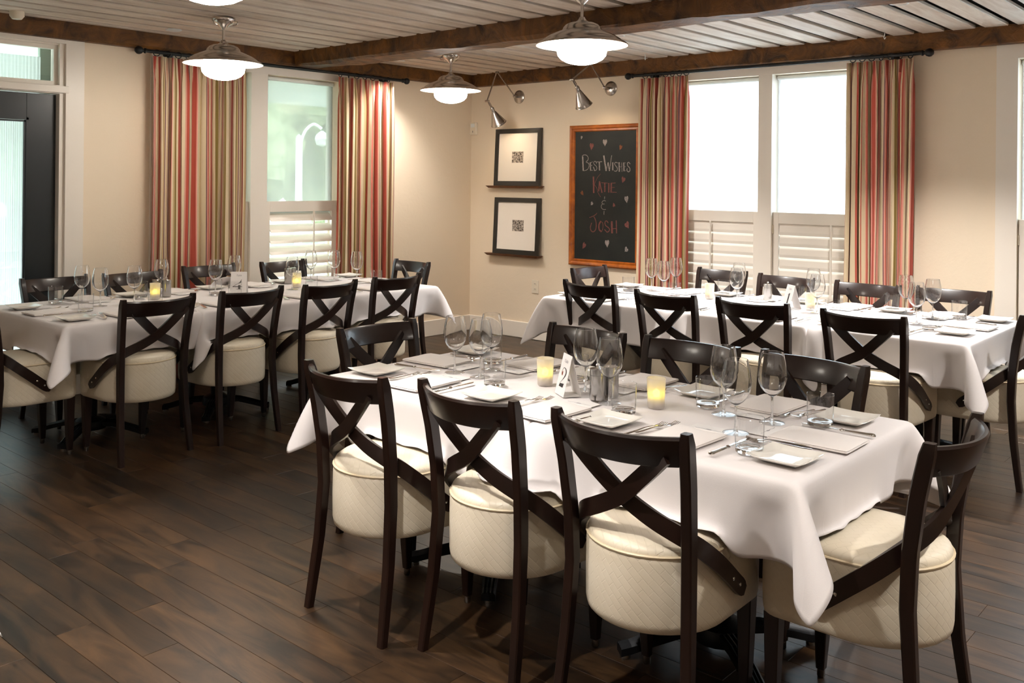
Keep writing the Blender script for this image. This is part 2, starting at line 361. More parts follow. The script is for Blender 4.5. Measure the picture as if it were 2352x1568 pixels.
Ls = [.7, .95, 1.2, 1.45, 1.7]; meshes = {}
def plank_mesh(L):
    L = round(L, 3)
    if L not in meshes:
        mb = MB(); c = .0009; g = .0004
        vs = [(g, g, -.014), (PW - g, g, -.014), (PW - g, L - g, -.014), (g, L - g, -.014), (g, g, -c), (PW - g, g, -c), (PW - g, L - g, -c), (g, L - g, -c),
              (g + c, g + c, 0), (PW - g - c, g + c, 0), (PW - g - c, L - g - c, 0), (g + c, L - g - c, 0)]
        mb.add(vs, [(0, 1, 5, 4), (1, 2, 6, 5), (2, 3, 7, 6), (3, 0, 4, 7), (4, 5, 9, 8), (5, 6, 10, 9), (6, 7, 11, 10), (7, 4, 8, 11), (8, 9, 10, 11)])
        me = mb.mesh('plank'); me.materials.append(M['plank']); meshes[L] = (me, mb)
    return meshes[L]
rows = [XN + ((-5.35 - XN) % PW) - PW + k * PW for k in range(int(-XN / PW) + 2)]
rp = random.Random(3)
def cam_dist(x_, y_):
    d = Vector((x_ + 7.12, y_ + 6.78)); z_ = d.x * fw.x + d.y * fw.y; s_ = d.x * r0.x + d.y * r0.y
    return (z_ if (z_ > 1.8 and abs(s_ / z_) < .62) else 99)
for x_ in rows:
    if x_ < XN or x_ + PW > 0: continue
    y_ = YN
    y_ += 0
    first = True
    while y_ < -.001:
        L = rp.choice(Ls) if not first else rp.choice(Ls) * .7; first = False
        if y_ + L > -.5: L = -y_
        allp.append((cam_dist(x_ + PW / 2, y_ + L / 2), x_, y_, L)); y_ += L
allp.sort()
for d_, x_, y_, L in allp[:300]:
    me, mb = plank_mesh(L); o = bpy.data.objects.new('plank', me); COL.objects.link(o); o.location = (x_, y_, 0); o.parent = floor
st = MB()
for d_, x_, y_, L in allp[300:]:
    me, mb = plank_mesh(L); st.add([(a + x_, b_ + y_, c) for a, b_, c in mb.v], mb.f)
tag(st.obj('planks', 'plank', floor), kind='stuff')
# ceiling: backing + boards with gaps
ceil = tag(MB().box(XN, .0, YN, 0, 2.72, 2.8).obj('ceiling', 'dark_void'), kind='structure')
ZB = 2.648
y_ = -4.53 - .207 * 21 + .028
bm_ = {}
for k in range(43):
    ya = y_ + k * .207; yb = ya + .151
    if yb > -.085: yb = min(yb, -.083)
    if yb - ya < .02 or ya > -.08: continue
    for (xa, xb) in ((XN, -2.16), (-2.16, -.08)):
        key = (xa, round(yb - ya, 3))
        if key not in bm_:
            mb = MB().cbox(0, xb - xa, 0, yb - ya, 0, .024, .004); me = mb.mesh('board'); me.materials.append(M['board']); bm_[key] = me
        o = bpy.data.objects.new('board', bm_[key]); COL.objects.link(o); o.location = (xa, ya, ZB + rnd.uniform(0, .004)); o.parent = ceil
# beams
def rough_beam(name, x0, x1, y0, y1, z0, z1, axis, label, amp=.006, seed=1):
    mb = MB(); n = 90; rr_ = random.Random(seed); rings = []
    def wob(i, k): return amp * (sin(i * .31 + k * 2.1 + seed) + .6 * sin(i * .83 + k) + .5 * rr_.uniform(-1, 1))
    for i in range(n + 1):
        t_ = i / n; c = .018
        if axis == 'y':
            y = y0 + (y1 - y0) * t_; w_ = [wob(i, k) for k in range(8)]
            q = [(x0 + w_[0], y, z1), (x0 + w_[1], y, z0 + c), (x0 + c + w_[2], y, z0 + w_[3]), (x1 - c + w_[2], y, z0 + w_[4]), (x1 + w_[5], y, z0 + c), (x1 + w_[6], y, z1)]
        else:
            xx = x0 + (x1 - x0) * t_; w_ = [wob(i, k) for k in range(8)]
            q = [(xx, y0 + w_[0], z1), (xx, y0 + w_[1], z0 + c), (xx, y0 + c + w_[2], z0 + w_[3] * .5), (xx, y1 - .002, z0), (xx, y1 - .002, z1)]
        rings.append(q)
    mb.rings(rings, smooth=False)
    return tag(mb.obj(name, 'beam'), label, 'beam')
rough_beam('ceiling_beam', -2.29, -2.03, YN, -.08, 2.522, ZB + .01, 'y', 'dark rough-hewn timber beam crossing the middle of the ceiling', .007, 3)
rough_beam('ceiling_beam', XN, 0, -.08, 0, 2.528, ZB + .01, 'x', 'dark timber beam along the top of the wall with the black door', .002, 5)
mb = MB(); rings = []
for i in range(81):
    y = YN + (0 - .08 - YN) * i / 80; a = .002 * sin(i * 1.3) + .0015 * sin(i * .37)
    rings.append([(-.08 + a, y, ZB + .01), (-.08 - a, y, 2.536), (-.072, y, 2.528 + a * .4), (-.002, y, 2.528), (-.002, y, ZB + .01)])
mb.rings(rings, smooth=False); tag(mb.obj('ceiling_beam', 'beam'), 'dark timber beam along the top of the wall with the chalkboard', 'beam')
# baseboards
def base(name, segs):
    mb = MB()
    for a in segs: mb.cbox(*a, 0, .159, .004)
    tag(mb.obj(name, 'trim'), kind='structure')
base('baseboard_left', [(-4.06, -.001, -.018, -.001), (XN, -5.3, -.018, -.001)])
base('baseboard_right', [(-.018, -.001, -5.02, -.02), (-.018, -.001, YN, -7.04)])

# ------------------------------------------------------------------ windows
def on_wall(side):
    # local x = along the wall left to right seen from the room, local y = out of the room, z up
    e = bpy.data.objects.new('tmp', None)
    return (lambda s: ((s, 0, 0), 0)) if side == 'A' else (lambda s: ((0, s, 0), -pi / 2))
def window(n, side, s0, panes, w_out0, w_out1, z0=.42, z1=2.44, cas=.12):
    """panes: list of (a,b) from s0 in local x; outer frame [w_out0,w_out1]"""
    loc, rz = on_wall(side)(s0)
    o = empty('window_%d' % n, loc, rz, kind='structure')
    mb = MB()
    mb.box(w_out0 - cas, w_out0, -.02, 0, z0 - .13, 2.527); mb.box(w_out1, w_out1 + cas, -.02, 0, z0 - .13, 2.527)
    mb.box(w_out0, w_out1, -.02, 0, z1, 2.527); mb.box(w_out0, w_out1, -.02, 0, z0 - .13, z0 - .02)
    mb.obj('casing', 'trim', o)
    mb = MB().cbox(w_out0 - cas - .02, w_out1 + cas + .02, -.06, .13, z0 - .02, z0 + .005, .004); mb.obj('sill', 'trim', o)
    mb = MB(); cur = w_out0
    for a, b_ in panes:
        if a > cur: mb.box(cur, a, -.018, .13, z0, z1)
        cur = b_
    if cur < w_out1: mb.box(cur, w_out1, -.018, .13, z0, z1)
    mb.obj('mullion', 'trim', o)
    for a, b_ in panes:
        s = MB(); e = .035
        s.box(a, a + e, .095, .13, z0, z1); s.box(b_ - e, b_, .095, .13, z0, z1); s.box(a + e, b_ - e, .095, .13, z1 - e, z1); s.box(a + e, b_ - e, .095, .13, z0, z0 + e); s.box(a + e, b_ - e, .095, .13, 1.27, 1.31)
        q = s.obj('sash', 'trim', o)
        MB().box(a + e, b_ - e, .11, .114, z0 + e, z1 - e).obj('pane', 'pane', q)
    return o
def shutter(side, s0, a, b_, ztop, label, tilt, rod_at, hinge_side=0, z0=.425):
    loc, rz = on_wall(side)(s0)
    o = empty('plantation_shutter', loc, rz, label=label, cat='shutter', group='café shutters under the windows')
    y0, y1 = .012, .044; st_ = .052; tr = .092
    MB().cbox(a + .003, a + st_, y0, y1, z0, ztop, .002).obj('stile', 'trim', o); MB().cbox(b_ - st_, b_ - .003, y0, y1, z0, ztop, .002).obj('stile', 'trim', o)
    MB().cbox(a + st_, b_ - st_, y0, y1, ztop - tr, ztop, .002).obj('rail', 'trim', o); MB().cbox(a + st_, b_ - st_, y0, y1, z0, z0 + .09, .002).obj('rail', 'trim', o)
    n = int((ztop - tr - z0 - .09) / .087); p = (ztop - tr - z0 - .09) / n
    W = .094 / 2; hh = .0055
    prof = [(-W, 0), (-W * .5, hh), (W * .5, hh), (W, 0), (W * .5, -hh), (-W * .5, -hh)]
    mb = MB(); rings = [[(xx, u * cos(tilt) - v_ * sin(tilt), u * sin(tilt) + v_ * cos(tilt)) for u, v_ in prof] for xx in (0, b_ - a - 2 * st_ - .004)]
    mb.rings(rings, smooth=False); me = mb.mesh('louver'); me.materials.append(M['trim'])
    for k in range(n):
        q = bpy.data.objects.new('louver', me); COL.objects.link(q); q.parent = o; q.location = (a + st_ + .002, (y0 + y1) / 2, z0 + .09 + (k + .5) * p)
    MB().cbox(rod_at - .007, rod_at + .007, y0 - .034, y0 - .018, z0 + .13, ztop - tr + .005, .003).obj('tilt_rod', 'trim', o)
    for hz in (ztop - .14, z0 + .14):
        hx = a if hinge_side == 0 else b_
        MB().cbox(hx - .008, hx + .012, y0 - .007, y0 + .001, hz - .035, hz + .035, .002).obj('hinge', 'plastic', o)
    return o
def shade(side, s0, a, b_, m_, label, z0=1.24, z1=2.44):
    loc, rz = on_wall(side)(s0)
    o = empty('roller_shade', loc, rz, label=label, cat='window shade', group='roller shades in the windows')
    MB().box(a + .012, b_ - .012, .07, .0712, z0, z1 - .03).obj('screen', m_, o)
    MB().tube([(a + .01, .07, z1 - .022), (b_ - .01, .07, z1 - .022)], .018, 10).obj('roller', 'white_paint', o)
    MB().cbox(a + .012, b_ - .012, .064, .078, z0 - .02, z0, .003).obj('hem_bar', 'white_paint', o)
# A: s = x ; panes relative to 0 with s0=0
window(1, 'A', 0, [(-3.43, -2.67), (-2.51, -1.75)], -3.43, -1.75)
shutter('A', 0, -3.43, -2.67, 1.366, 'cream louvered shutter under the left window, half behind the long striped curtain', R(80), -3.18)
shutter('A', 0, -2.51, -1.75, 1.366, 'cream louvered shutter with open slats letting light through', R(46), -2.02, 1)
shade('A', 0, -2.51, -1.75, 'screen_a', 'sheer grey screen over the window showing trees and a lamp post', 1.27)
shade('A', 0, -3.43, -2.67, 'screen_a', 'sheer grey screen in the narrow gap beside the long striped curtain', 1.27)
# B: local x = -(y); s0=0 -> local x = -y
window(2, 'B', 0, [(2.5, 3.255), (3.373, 4.13)], 2.5, 4.13)
shutter('B', 0, 2.5, 3.255, 1.325, 'closed cream shutter below the bright window, nearer the chalkboard', R(84), 2.82, 1)
shutter('B', 0, 3.373, 4.13, 1.325, 'closed cream shutter below the bright window, farther from the chalkboard', R(84), 3.87)
shade('B', 0, 2.5, 3.255, 'screen_b', 'glowing white roller shade nearer the chalkboard', 1.22)
shade('B', 0, 3.373, 4.13, 'screen_b', 'glowing white roller shade in the wider bright pane beside the right curtain', 1.22)
window(3, 'B', 0, [(5.17, 5.97), (6.1, 6.9)], 5.17, 6.9, z1=2.43, cas=.135)
shutter('B', 0, 5.17, 5.97, 1.325, 'cream shutter cut by the right edge of the picture', R(84), 5.6)
shade('B', 0, 5.17, 5.97, 'screen_b', 'white roller shade cut by the right edge of the picture', 1.22, 2.43)

shutter('B', 0, 6.1, 6.9, 1.325, 'cream shutter out of view under the third window', R(84), 6.5)
shade('B', 0, 6.1, 6.9, 'screen_b', 'white roller shade out of view in the third window', 1.22, 2.43)
# door
d = empty('door_1', (0, 0, 0), kind='structure')
mb = MB(); mb.box(-4.19, -4.06, -.022, 0, 0, 2.527); mb.box(-5.30, -5.17, -.022, 0, 0, 2.527); mb.box(-5.17, -4.19, -.022, 0, 2.50, 2.527); mb.obj('casing', 'trim', d)
mb = MB(); mb.box(-4.225, -4.19, 0, .15, 0, 2.51); mb.box(-5.17, -5.135, 0, .15, 0, 2.51); mb.box(-5.135, -4.225, .0, .15, 2.145, 2.205); mb.box(-5.135, -4.225, .02, .15, 2.49, 2.51); mb.cbox(-5.17, -4.17, -.028, 0, 2.15, 2.2, .004); mb.obj('jamb', 'trim', d)
mb = MB(); mb.box(-5.135, -5.105, .04, .09, 2.205, 2.49); mb.box(-4.25, -4.225, .04, .09, 2.205, 2.49); mb.box(-5.105, -4.25, .04, .09, 2.205, 2.235); mb.box(-5.105, -4.25, .04, .09, 2.462, 2.49)
q = mb.obj('transom', 'trim', d); MB().box(-5.105, -4.25, .06, .064, 2.235, 2.462).obj('pane', 'pane', q)
mb = MB(); dx0, dx1 = -5.13, -4.228
mb.cbox(dx0, dx0 + .20, .05, .094, .006, 2.14, .003); mb.cbox(dx1 - .20, dx1, .05, .094, .006, 2.14, .003); mb.box(dx0 + .2, dx1 - .2, .05, .094, 1.955, 2.14); mb.box(dx0 + .2, dx1 - .2, .05, .094, .006, .26)
q = mb.obj('door_leaf', 'door_paint', d)
mb = MB()
for i, (a, w_, yy) in enumerate(((.0, .016, .04), (.018, .012, .045))):
    X0, X1, Z0, Z1 = dx0 + .2 + a - .012, dx1 - .2 - a + .012, .26 + a - .012, 1.955 - a + .012
    mb.box(X0, X0 + w_, yy, .06, Z0, Z1); mb.box(X1 - w_, X1, yy, .06, Z0, Z1); mb.box(X0, X1, yy, .06, Z1 - w_, Z1); mb.box(X0, X1, yy, .06, Z0, Z0 + w_)
mb.obj('glazing_bead', 'door_paint', q)
MB().box(dx0 + .2, dx1 - .2, .068, .072, .26, 1.955).obj('pane', 'pane', q)
# ribbed sheer behind the door glass and transom
mb = MB(); n = 150
for (xa, xb, za, zb) in ((dx0 + .12, dx1 - .12, .2, 2.0),):
    vs = []; fs = []
    for i in range(n + 1):
        xx = xa + (xb - xa) * i / n; yy = .108 + .004 * sin(i * 1.9); vs += [(xx, yy, za), (xx, yy, zb)]
    fs = [(2 * i, 2 * i + 2, 2 * i + 3, 2 * i + 1) for i in range(n)]; mb.add(vs, fs, True)
tag(mb.obj('sheer_curtain', 'sheer'), 'white ribbed sheer curtain behind the glass of the black door', 'curtain')
mb = MB(); vs = []
for i in range(111):
    xx = -5.11 + .80 * i / 110; yy = .112 + .003 * sin(i * 1.9); vs += [(xx, yy, 2.20), (xx, yy, 2.405)]
mb.add(vs, [(2 * i, 2 * i + 2, 2 * i + 3, 2 * i + 1) for i in range(110)], True)
tag(mb.obj('sheer_curtain', 'sheer'), 'short white ribbed sheer in the transom above the black door', 'curtain')

# ------------------------------------------------------------------ outside
tag(MB().cbox(-4.30, -4.20, .151, .19, 0, 2.55, .004).obj('trim_2', 'sage'), kind='structure')
tag(MB().box(-30, 30, .5, 40, -.4, -.3).obj('lawn', 'grass'), kind='structure')
tag(MB().box(.5, 30, -30, .5, -.4, -.3).obj('paving', 'siding'), kind='structure')
mb = MB().box(-8, 2.2, .15, 2.3, 2.56, 2.70).box(-8, 2.2, 2.15, 2.3, 2.42, 2.56); tag(mb.obj('trim_1', 'siding'), kind='structure')
c_ = empty('porch_column', (-1.41, 2.0, -.3), label='white porch post outside the left window', cat='column')
MB().cbox(-.10, .10, -.10, .10, 0, 2.73, .006).obj('post', 'white_paint', c_); MB().cbox(-.13, .13, -.13, .13, 0, .2, .006).obj('plinth', 'white_paint', c_)
c_ = empty('lamp_post', (3.95, 8.4, -.3), label='white street lamp post with curved arm seen through the screened window', cat='lamp post')
MB().lathe([(.11, 0), (.10, .3), (.075, .35), (.065, 2.68), (.0, 2.74)], 12).obj('pole', 'white_paint', c_)
pts = spline([(0, 0, 2.45), (.10, -.04, 2.78), (.26, -.1, 2.94), (.42, -.16, 2.86)], 5)
MB().tube(pts, .03, 8).obj('arm', 'white_paint', c_)
MB().lathe([(.02, .16), (.12, .08), (.15, 0), (.11, -.12), (.0, -.16)], 14).obj('lantern', 'white_paint', c_, (.43, -.16, 2.66))
def tree(x_, y_, h, r_, label, seed):
    o = empty('tree', (x_, y_, -.3), label=label, cat='tree', group='trees outside the left window'); rg = random.Random(seed)
    MB().tube([(0, 0, 0), (.05, 0, h * .3), (0, .05, h * .6)], [.18, .14, .08], 8).obj('trunk', 'bark', o)
    mb = MB()
    for k in range(34):
        cx_, cy_, cz_ = rg.gauss(0, r_ * .5), rg.gauss(0, r_ * .35), h * .62 + rg.gauss(0, h * .17); q = r_ * rg.uniform(.28, .5); vs = []; n1, n2 = 9, 6
        for i in range(n2 + 1):
            for j in range(n1):
                th = pi * i / n2; ph = 2 * pi * j / n1; e = q * (1 + .25 * rg.uniform(-1, 1)); vs.append((cx_ + e * sin(th) * cos(ph), cy_ + e * sin(th) * sin(ph), cz_ + e * cos(th)))
        mb.add(vs, [(i * n1 + j, i * n1 + (j + 1) % n1, (i + 1) * n1 + (j + 1) % n1, (i + 1) * n1 + j) for i in range(n2) for j in range(n1)])
    mb.obj('crown', 'leaf', o)
for k, (x_, y_, h, r_, la) in enumerate([(6.9, 14.0, 6.4, 2.5, 'pale green tree behind the white lamp post'), (1.2, 15, 7, 2.5, 'leafy tree seen at the left of the screened window'), (11.6, 17.0, 8, 3.0, 'leafy tree seen at the right of the screened window'), (12.5, 26, 12, 4.6, 'tall tree farthest away beyond the screened window')]): tree(x_, y_, h, r_, la, k + 2)

# ------------------------------------------------------------------ curtains and rods
def curtain(side, a, b_, label, seed, rep, off, nring, zt=2.472, zb=.015, depth=.12):
    loc, rz = on_wall(side)(0); W = b_ - a; o = empty('curtain', loc, rz, label=label, cat='curtain', group='striped pinch-pleat curtains')
    rg = random.Random(seed); nf = nring; cols = nf * 16; rowsz = 26; cl = []
    ph = [rg.uniform(.75, 1.25) for _ in range(nf + 2)]; 
    P = []; 
    for j in range(rowsz + 1):
        tz = j / rowsz; z = zt + (zb - zt) * tz; row = []
        top = max(0, 1 - tz / .055)
        for i in range(cols + 1):
            u = i / cols; f = u * nf; k = int(f) if f < nf else nf - 1; fr_ = f - k
            amp = .036 * ph[k] * (1 - .45 * max(0, 1 - tz / .10))
            # broad fold with a narrow pinch at ring positions
            y = -amp * cos(2 * pi * fr_) * (.8 + .2 * sin(3 * tz + k)) + .012 * sin(4 * pi * fr_ + k) 
            pin = math.exp(-((fr_ - .5) / .09) ** 2); py_ = .020 * pin * cos(26 * (fr_ - .5)) * math.exp(-((tz - .0) / .035) ** 2)
            wv = .010 * sin(2 * pi * (tz * .9 + k * .37)) * tz
            x = a + W * u + (.016 * sin(4 * pi * fr_) * min(1, tz / .08)) + wv
            row.append((x, -depth + y + py_, z))
        P.append(row)
    # arc length for stripes, taken at mid height
    L = [0]
    mid = P[rowsz // 2]
    for i in range(cols): L.append(L[-1] + math.dist(mid[i], mid[i + 1]))
    vs = [p for r_ in P for p in r_]; n = cols + 1; fs = []; uvs = []
    for j in range(rowsz):
        for i in range(cols):
            fs.append((j * n + i, (j + 1) * n + i, (j + 1) * n + i + 1, j * n + i + 1)); u0_, u1_ = L[i] / rep + off, L[i + 1] / rep + off
            uvs.append(((u0_, 0), (u0_, 1), (u1_, 1), (u1_, 0)))
    mb = MB(); mb.add(vs, fs, True, uvs); q = mb.obj('panel', 'stripe', o)
    sd = q.modifiers.new('thick', 'SOLIDIFY'); sd.thickness = .002
    for k in range(nf):
        xx = a + W * (k + .5) / nf; mb = MB(); tl = rg.uniform(-.9, .9); R_ = .023
        mb.tube([(xx + R_ * cos(t_) * cos(tl), -.105 + R_ * cos(t_) * sin(tl) * 1, 2.503 + R_ * sin(t_) - .005) for t_ in [2 * pi * i / 14 for i in range(14)]], .0035, 6, closed=True)
        mb.obj('ring', 'rod', o)
    return o
def rod(side, a, b_, zz, label):
    loc, rz = on_wall(side)(0); o = empty('curtain_rod', loc, rz, label=label, cat='curtain rod')
    MB().tube([(a, -.105, zz), (b_, -.105, zz)], .0135, 12).obj('pole', 'rod', o)
    for s_, e in ((-1, a), (1, b_)):
        mb = MB(); prof = [(.0135, 0), (.02, .004), (.02, .012), (.013, .018), (.014, .026), (.024, .034), (.031, .052), (.029, .068), (.016, .083), (0, .087)]
        rings = [[(e + s_ * z_, -.105 + r_ * cos(2 * pi * k / 14), zz + r_ * sin(2 * pi * k / 14)) for k in range(14)] for r_, z_ in prof]
        mb.rings(rings, cap1=False); mb.obj('finial', 'rod', o)
        bx_ = e - s_ * .20; MB().box(bx_ - .012, bx_ + .012, -.112, -.021 if side else 0, zz - .028, zz - .012).box(bx_ - .018, bx_ + .018, -.026, -.0205, zz - .05, zz + .0).obj('bracket', 'rod', o)
rod('A', -3.64, -1.07, 2.505, 'black iron curtain rod over the left window'); rod('B', 2.09, 4.56, 2.505, 'black iron curtain rod over the bright right window')
curtain('A', -3.60, -2.80, 'wide striped curtain between the black door and the left window', 4, .52, .10, 9)
curtain('A', -1.86, -1.20, 'striped curtain between the left window and the room corner', 5, .52, .55, 7)
curtain('B', 2.18, 2.665, 'striped curtain beside the chalkboard', 6, .52, .60, 7)
curtain('B', 4.03, 4.52, 'striped curtain at the far right by the white window trim', 8, .52, .42, 7)

# ------------------------------------------------------------------ things on the right wall
def picture(yc, z0, z1, label, art, glab):
    o = empty('framed_print', (-.055, yc, z0), label=label, cat='picture frame'); o.rotation_euler = (0, R(3.2), -pi / 2)
    o.rotation_euler = Matrix.Rotation(-pi / 2, 4, 'Z').to_euler()
    w_, h_ = .60, z1 - z0; f = .046; lean = .028
    def P(mb, m_, name, par): 
        mb.v = [(x, y + lean * z / h_, z) for x, y, z in mb.v]; return mb.obj(name, m_, par)
    mb = MB(); x0, x1 = -w_ / 2, w_ / 2
    for q in ((x0, x0 + f, 0, h_), (x1 - f, x1, 0, h_), (x0 + f, x1 - f, h_ - f, h_), (x0 + f, x1 - f, 0, f)): mb.box(q[0], q[1], -.005, .018, q[2], q[3])
    P(mb, 'black', 'frame', o)
    P(MB().box(x0 + f, x1 - f, .006, .01, f, h_ - f), 'matboard', 'mat_board', o)
    P(MB().box(-.073 + art[0], .073 + art[0], .003, .0058, h_ / 2 - .055 + art[1], h_ / 2 + .055 + art[1]), 'print', 'print', o)
    return o
picture(-.675, 1.512, 2.082, 'upper black framed print with wide white mat', (.0, .0), '')
picture(-.668, .828, 1.392, 'lower black framed print with wide white mat', (.02, .005), '')
for (y0_, y1_, zz, la) in ((-.995, -.285, 1.488, 'brown picture ledge under the upper framed print'), (-.985, -.275, .804, 'brown picture ledge under the lower framed print')):
    o = empty('picture_ledge', (0, (y0_ + y1_) / 2, zz), -pi / 2, label=la, cat='shelf'); W = (y1_ - y0_) / 2
    MB().rings([[(-W, -.085, .023), (-W, -.001, .023), (-W + .03, -.001, 0), (-W + .03, -.07, 0)], [(W, -.085, .023), (W, -.001, .023), (W - .03, -.001, 0), (W - .03, -.07, 0)]], False).obj('shelf', 'ledge', o)
# chalkboard
o = empty('chalkboard', (0, 0, 0), label='tall framed chalkboard with pink and white chalk greeting and hearts', cat='chalkboard')
ya, yb, za, zb_ = -2.125, -1.32, .77, 2.088
prof = [(0, 0), (0, -.028), (.012, -.036), (.026, -.034), (.036, -.024), (.052, -.026), (.060, -.014), (.060, 0)]   # (inset, x)
mb = MB()
for (p0, p1, i0, i1) in (((ya, za), (ya, zb_), (1, 1), (1, -1)), ((ya, zb_), (yb, zb_), (1, -1), (-1, -1)), ((yb, zb_), (yb, za), (-1, -1), (-1, 1)), ((yb, za), (ya, za), (-1, 1), (1, 1))):
    mb.rings([[(x_, p[0] + s_[0] * i_, p[1] + s_[1] * i_) for i_, x_ in prof] for p, s_ in ((p0, i0), (p1, i1))], False, False, False)
mb.v = [(x, y, z) for x, y, z in mb.v]; mb.obj('frame', 'frame_oak', o)
MB().box(-.014, -.001, ya + .058, yb - .058, za + .058, zb_ - .058).obj('slate', 'slate', o)
STR = [('w',0.013,[(-1.467,1.794),(-1.475,1.665)]),('w',0.0047,[(-1.461,1.801),(-1.483,1.811),(-1.514,1.806),(-1.532,1.783),(-1.526,1.759),(-1.508,1.744),(-1.539,1.729),(-1.542,1.699),(-1.521,1.672),(-1.484,1.662),(-1.466,1.665)]),('w',0.0106,[(-1.557,1.739),(-1.561,1.662)]),('w',0.0035,[(-1.56,1.736),(-1.585,1.746)]),('w',0.0035,[(-1.561,1.707),(-1.579,1.712)]),('w',0.0035,[(-1.561,1.665),(-1.589,1.667)]),('w',0.0047,[(-1.63,1.728),(-1.618,1.748),(-1.597,1.743),(-1.6,1.724),(-1.625,1.704),(-1.634,1.684),(-1.622,1.665),(-1.601,1.662)]),('w',0.0077,[(-1.593,1.697),(-1.61,1.661)]),('w',0.0106,[(-1.66,1.741),(-1.664,1.665)]),('w',0.0047,[(-1.624,1.743),(-1.693,1.745)]),('w',0.013,[(-1.711,1.801),(-1.739,1.66)]),('w',0.0047,[(-1.739,1.66),(-1.759,1.737)]),('w',0.0106,[(-1.759,1.737),(-1.777,1.66)]),('w',0.0053,[(-1.777,1.66),(-1.799,1.803)]),('w',0.0118,[(-1.812,1.737),(-1.813,1.665)]),('w',0.0059,[(-1.865,1.732),(-1.85,1.739),(-1.835,1.732),(-1.839,1.713),(-1.859,1.693),(-1.865,1.674),(-1.851,1.657),(-1.83,1.66)]),('w',0.0118,[(-1.882,1.737),(-1.886,1.652)]),('w',0.0041,[(-1.911,1.737),(-1.915,1.652)]),('w',0.0029,[(-1.885,1.696),(-1.913,1.696)]),('w',0.0106,[(-1.934,1.734),(-1.938,1.657)]),('w',0.0029,[(-1.937,1.732),(-1.957,1.734)]),('w',0.0029,[(-1.938,1.698),(-1.955,1.698)]),('w',0.0029,[(-1.938,1.66),(-1.958,1.662)]),('w',0.0065,[(-2.003,1.722),(-1.989,1.738),(-1.975,1.729),(-1.978,1.707),(-1.998,1.688),(-2.002,1.664),(-1.987,1.651),(-1.97,1.664),(-1.972,1.684)]),('r',0.0153,[(-1.595,1.606),(-1.6,1.453)]),('r',0.0035,[(-1.677,1.633),(-1.644,1.601),(-1.62,1.562),(-1.605,1.532)]),('r',0.0041,[(-1.605,1.532),(-1.633,1.503),(-1.649,1.459),(-1.679,1.418)]),('r',0.0106,[(-1.665,1.562),(-1.657,1.471)]),('r',0.0118,[(-1.665,1.562),(-1.694,1.457)]),('r',0.0035,[(-1.663,1.498),(-1.684,1.501)]),('r',0.0118,[(-1.725,1.55),(-1.726,1.465)]),('r',0.0047,[(-1.687,1.55),(-1.758,1.548)]),('r',0.0118,[(-1.77,1.548),(-1.77,1.461)]),('r',0.013,[(-1.799,1.548),(-1.797,1.461)]),('r',0.0059,[(-1.799,1.548),(-1.846,1.55)]),('r',0.0041,[(-1.8,1.507),(-1.838,1.509)]),('r',0.0053,[(-1.797,1.464),(-1.859,1.464)]),('w',0.005,[(-1.725,1.422),(-1.724,1.399)]),('w',0.0043,[(-1.737,1.381),(-1.715,1.386),(-1.696,1.37),(-1.702,1.355),(-1.724,1.354)]),('w',0.0043,[(-1.702,1.354),(-1.687,1.336),(-1.693,1.313),(-1.716,1.303),(-1.741,1.305)]),('w',0.005,[(-1.72,1.288),(-1.718,1.255)]),('r',0.0062,[(-1.554,1.223),(-1.593,1.236),(-1.624,1.252),(-1.64,1.268)]),('r',0.0081,[(-1.606,1.231),(-1.625,1.198),(-1.632,1.157),(-1.626,1.115),(-1.601,1.092),(-1.575,1.1),(-1.565,1.134),(-1.581,1.176)]),('r',0.0137,[(-1.682,1.192),(-1.664,1.158),(-1.667,1.117),(-1.693,1.095)]),('r',0.005,[(-1.682,1.195),(-1.705,1.175),(-1.709,1.139),(-1.696,1.098)]),('r',0.0081,[(-1.767,1.182),(-1.745,1.2),(-1.73,1.181),(-1.739,1.156),(-1.771,1.137),(-1.783,1.117),(-1.759,1.095),(-1.727,1.119)]),('r',0.0174,[(-1.807,1.194),(-1.812,1.087)]),('r',0.0099,[(-1.857,1.206),(-1.863,1.089)]),('r',0.0062,[(-1.811,1.128),(-1.857,1.132)])]
HEARTS = [(-1.452,1.976,0.0165,'w',0.3),(-1.57,1.891,0.0307,'r',0.1),(-1.722,1.925,0.0295,'w',0),(-1.898,1.876,0.0236,'o',0.4),(-1.93,1.581,0.0271,'r',0.4),(-1.465,1.451,0.0236,'o',-0.7),(-1.967,1.404,0.0298,'w',-0.2),(-1.579,1.355,0.0174,'w',0.7),(-1.829,1.347,0.0199,'r',2.8),(-1.976,1.17,0.031,'r',-0.6),(-1.493,0.958,0.031,'r',0.6),(-1.757,0.993,0.0323,'w',-0.1),(-1.97,0.946,0.0236,'w',0.8)]
XB = -.0148
for a0_, a1_ in ((0, 10), (10, 24), (24, 37), (37, 41), (41, len(STR))):
    mb = MB(); c = STR[a0_][0]; name = 'chalk_word'
    for i, (cc, w_, pts) in enumerate(STR):
        if a0_ <= i < a1_:
            P_ = [(XB - .0002 * (i % 4), y, z) for y, z in pts]
            if len(P_) > 2: P_ = spline(P_, 4)
            mb.ribbon(P_, w_ * 1.15, (-1, 0, 0))
    q = mb.obj(name, 'chalk_' + c, o)
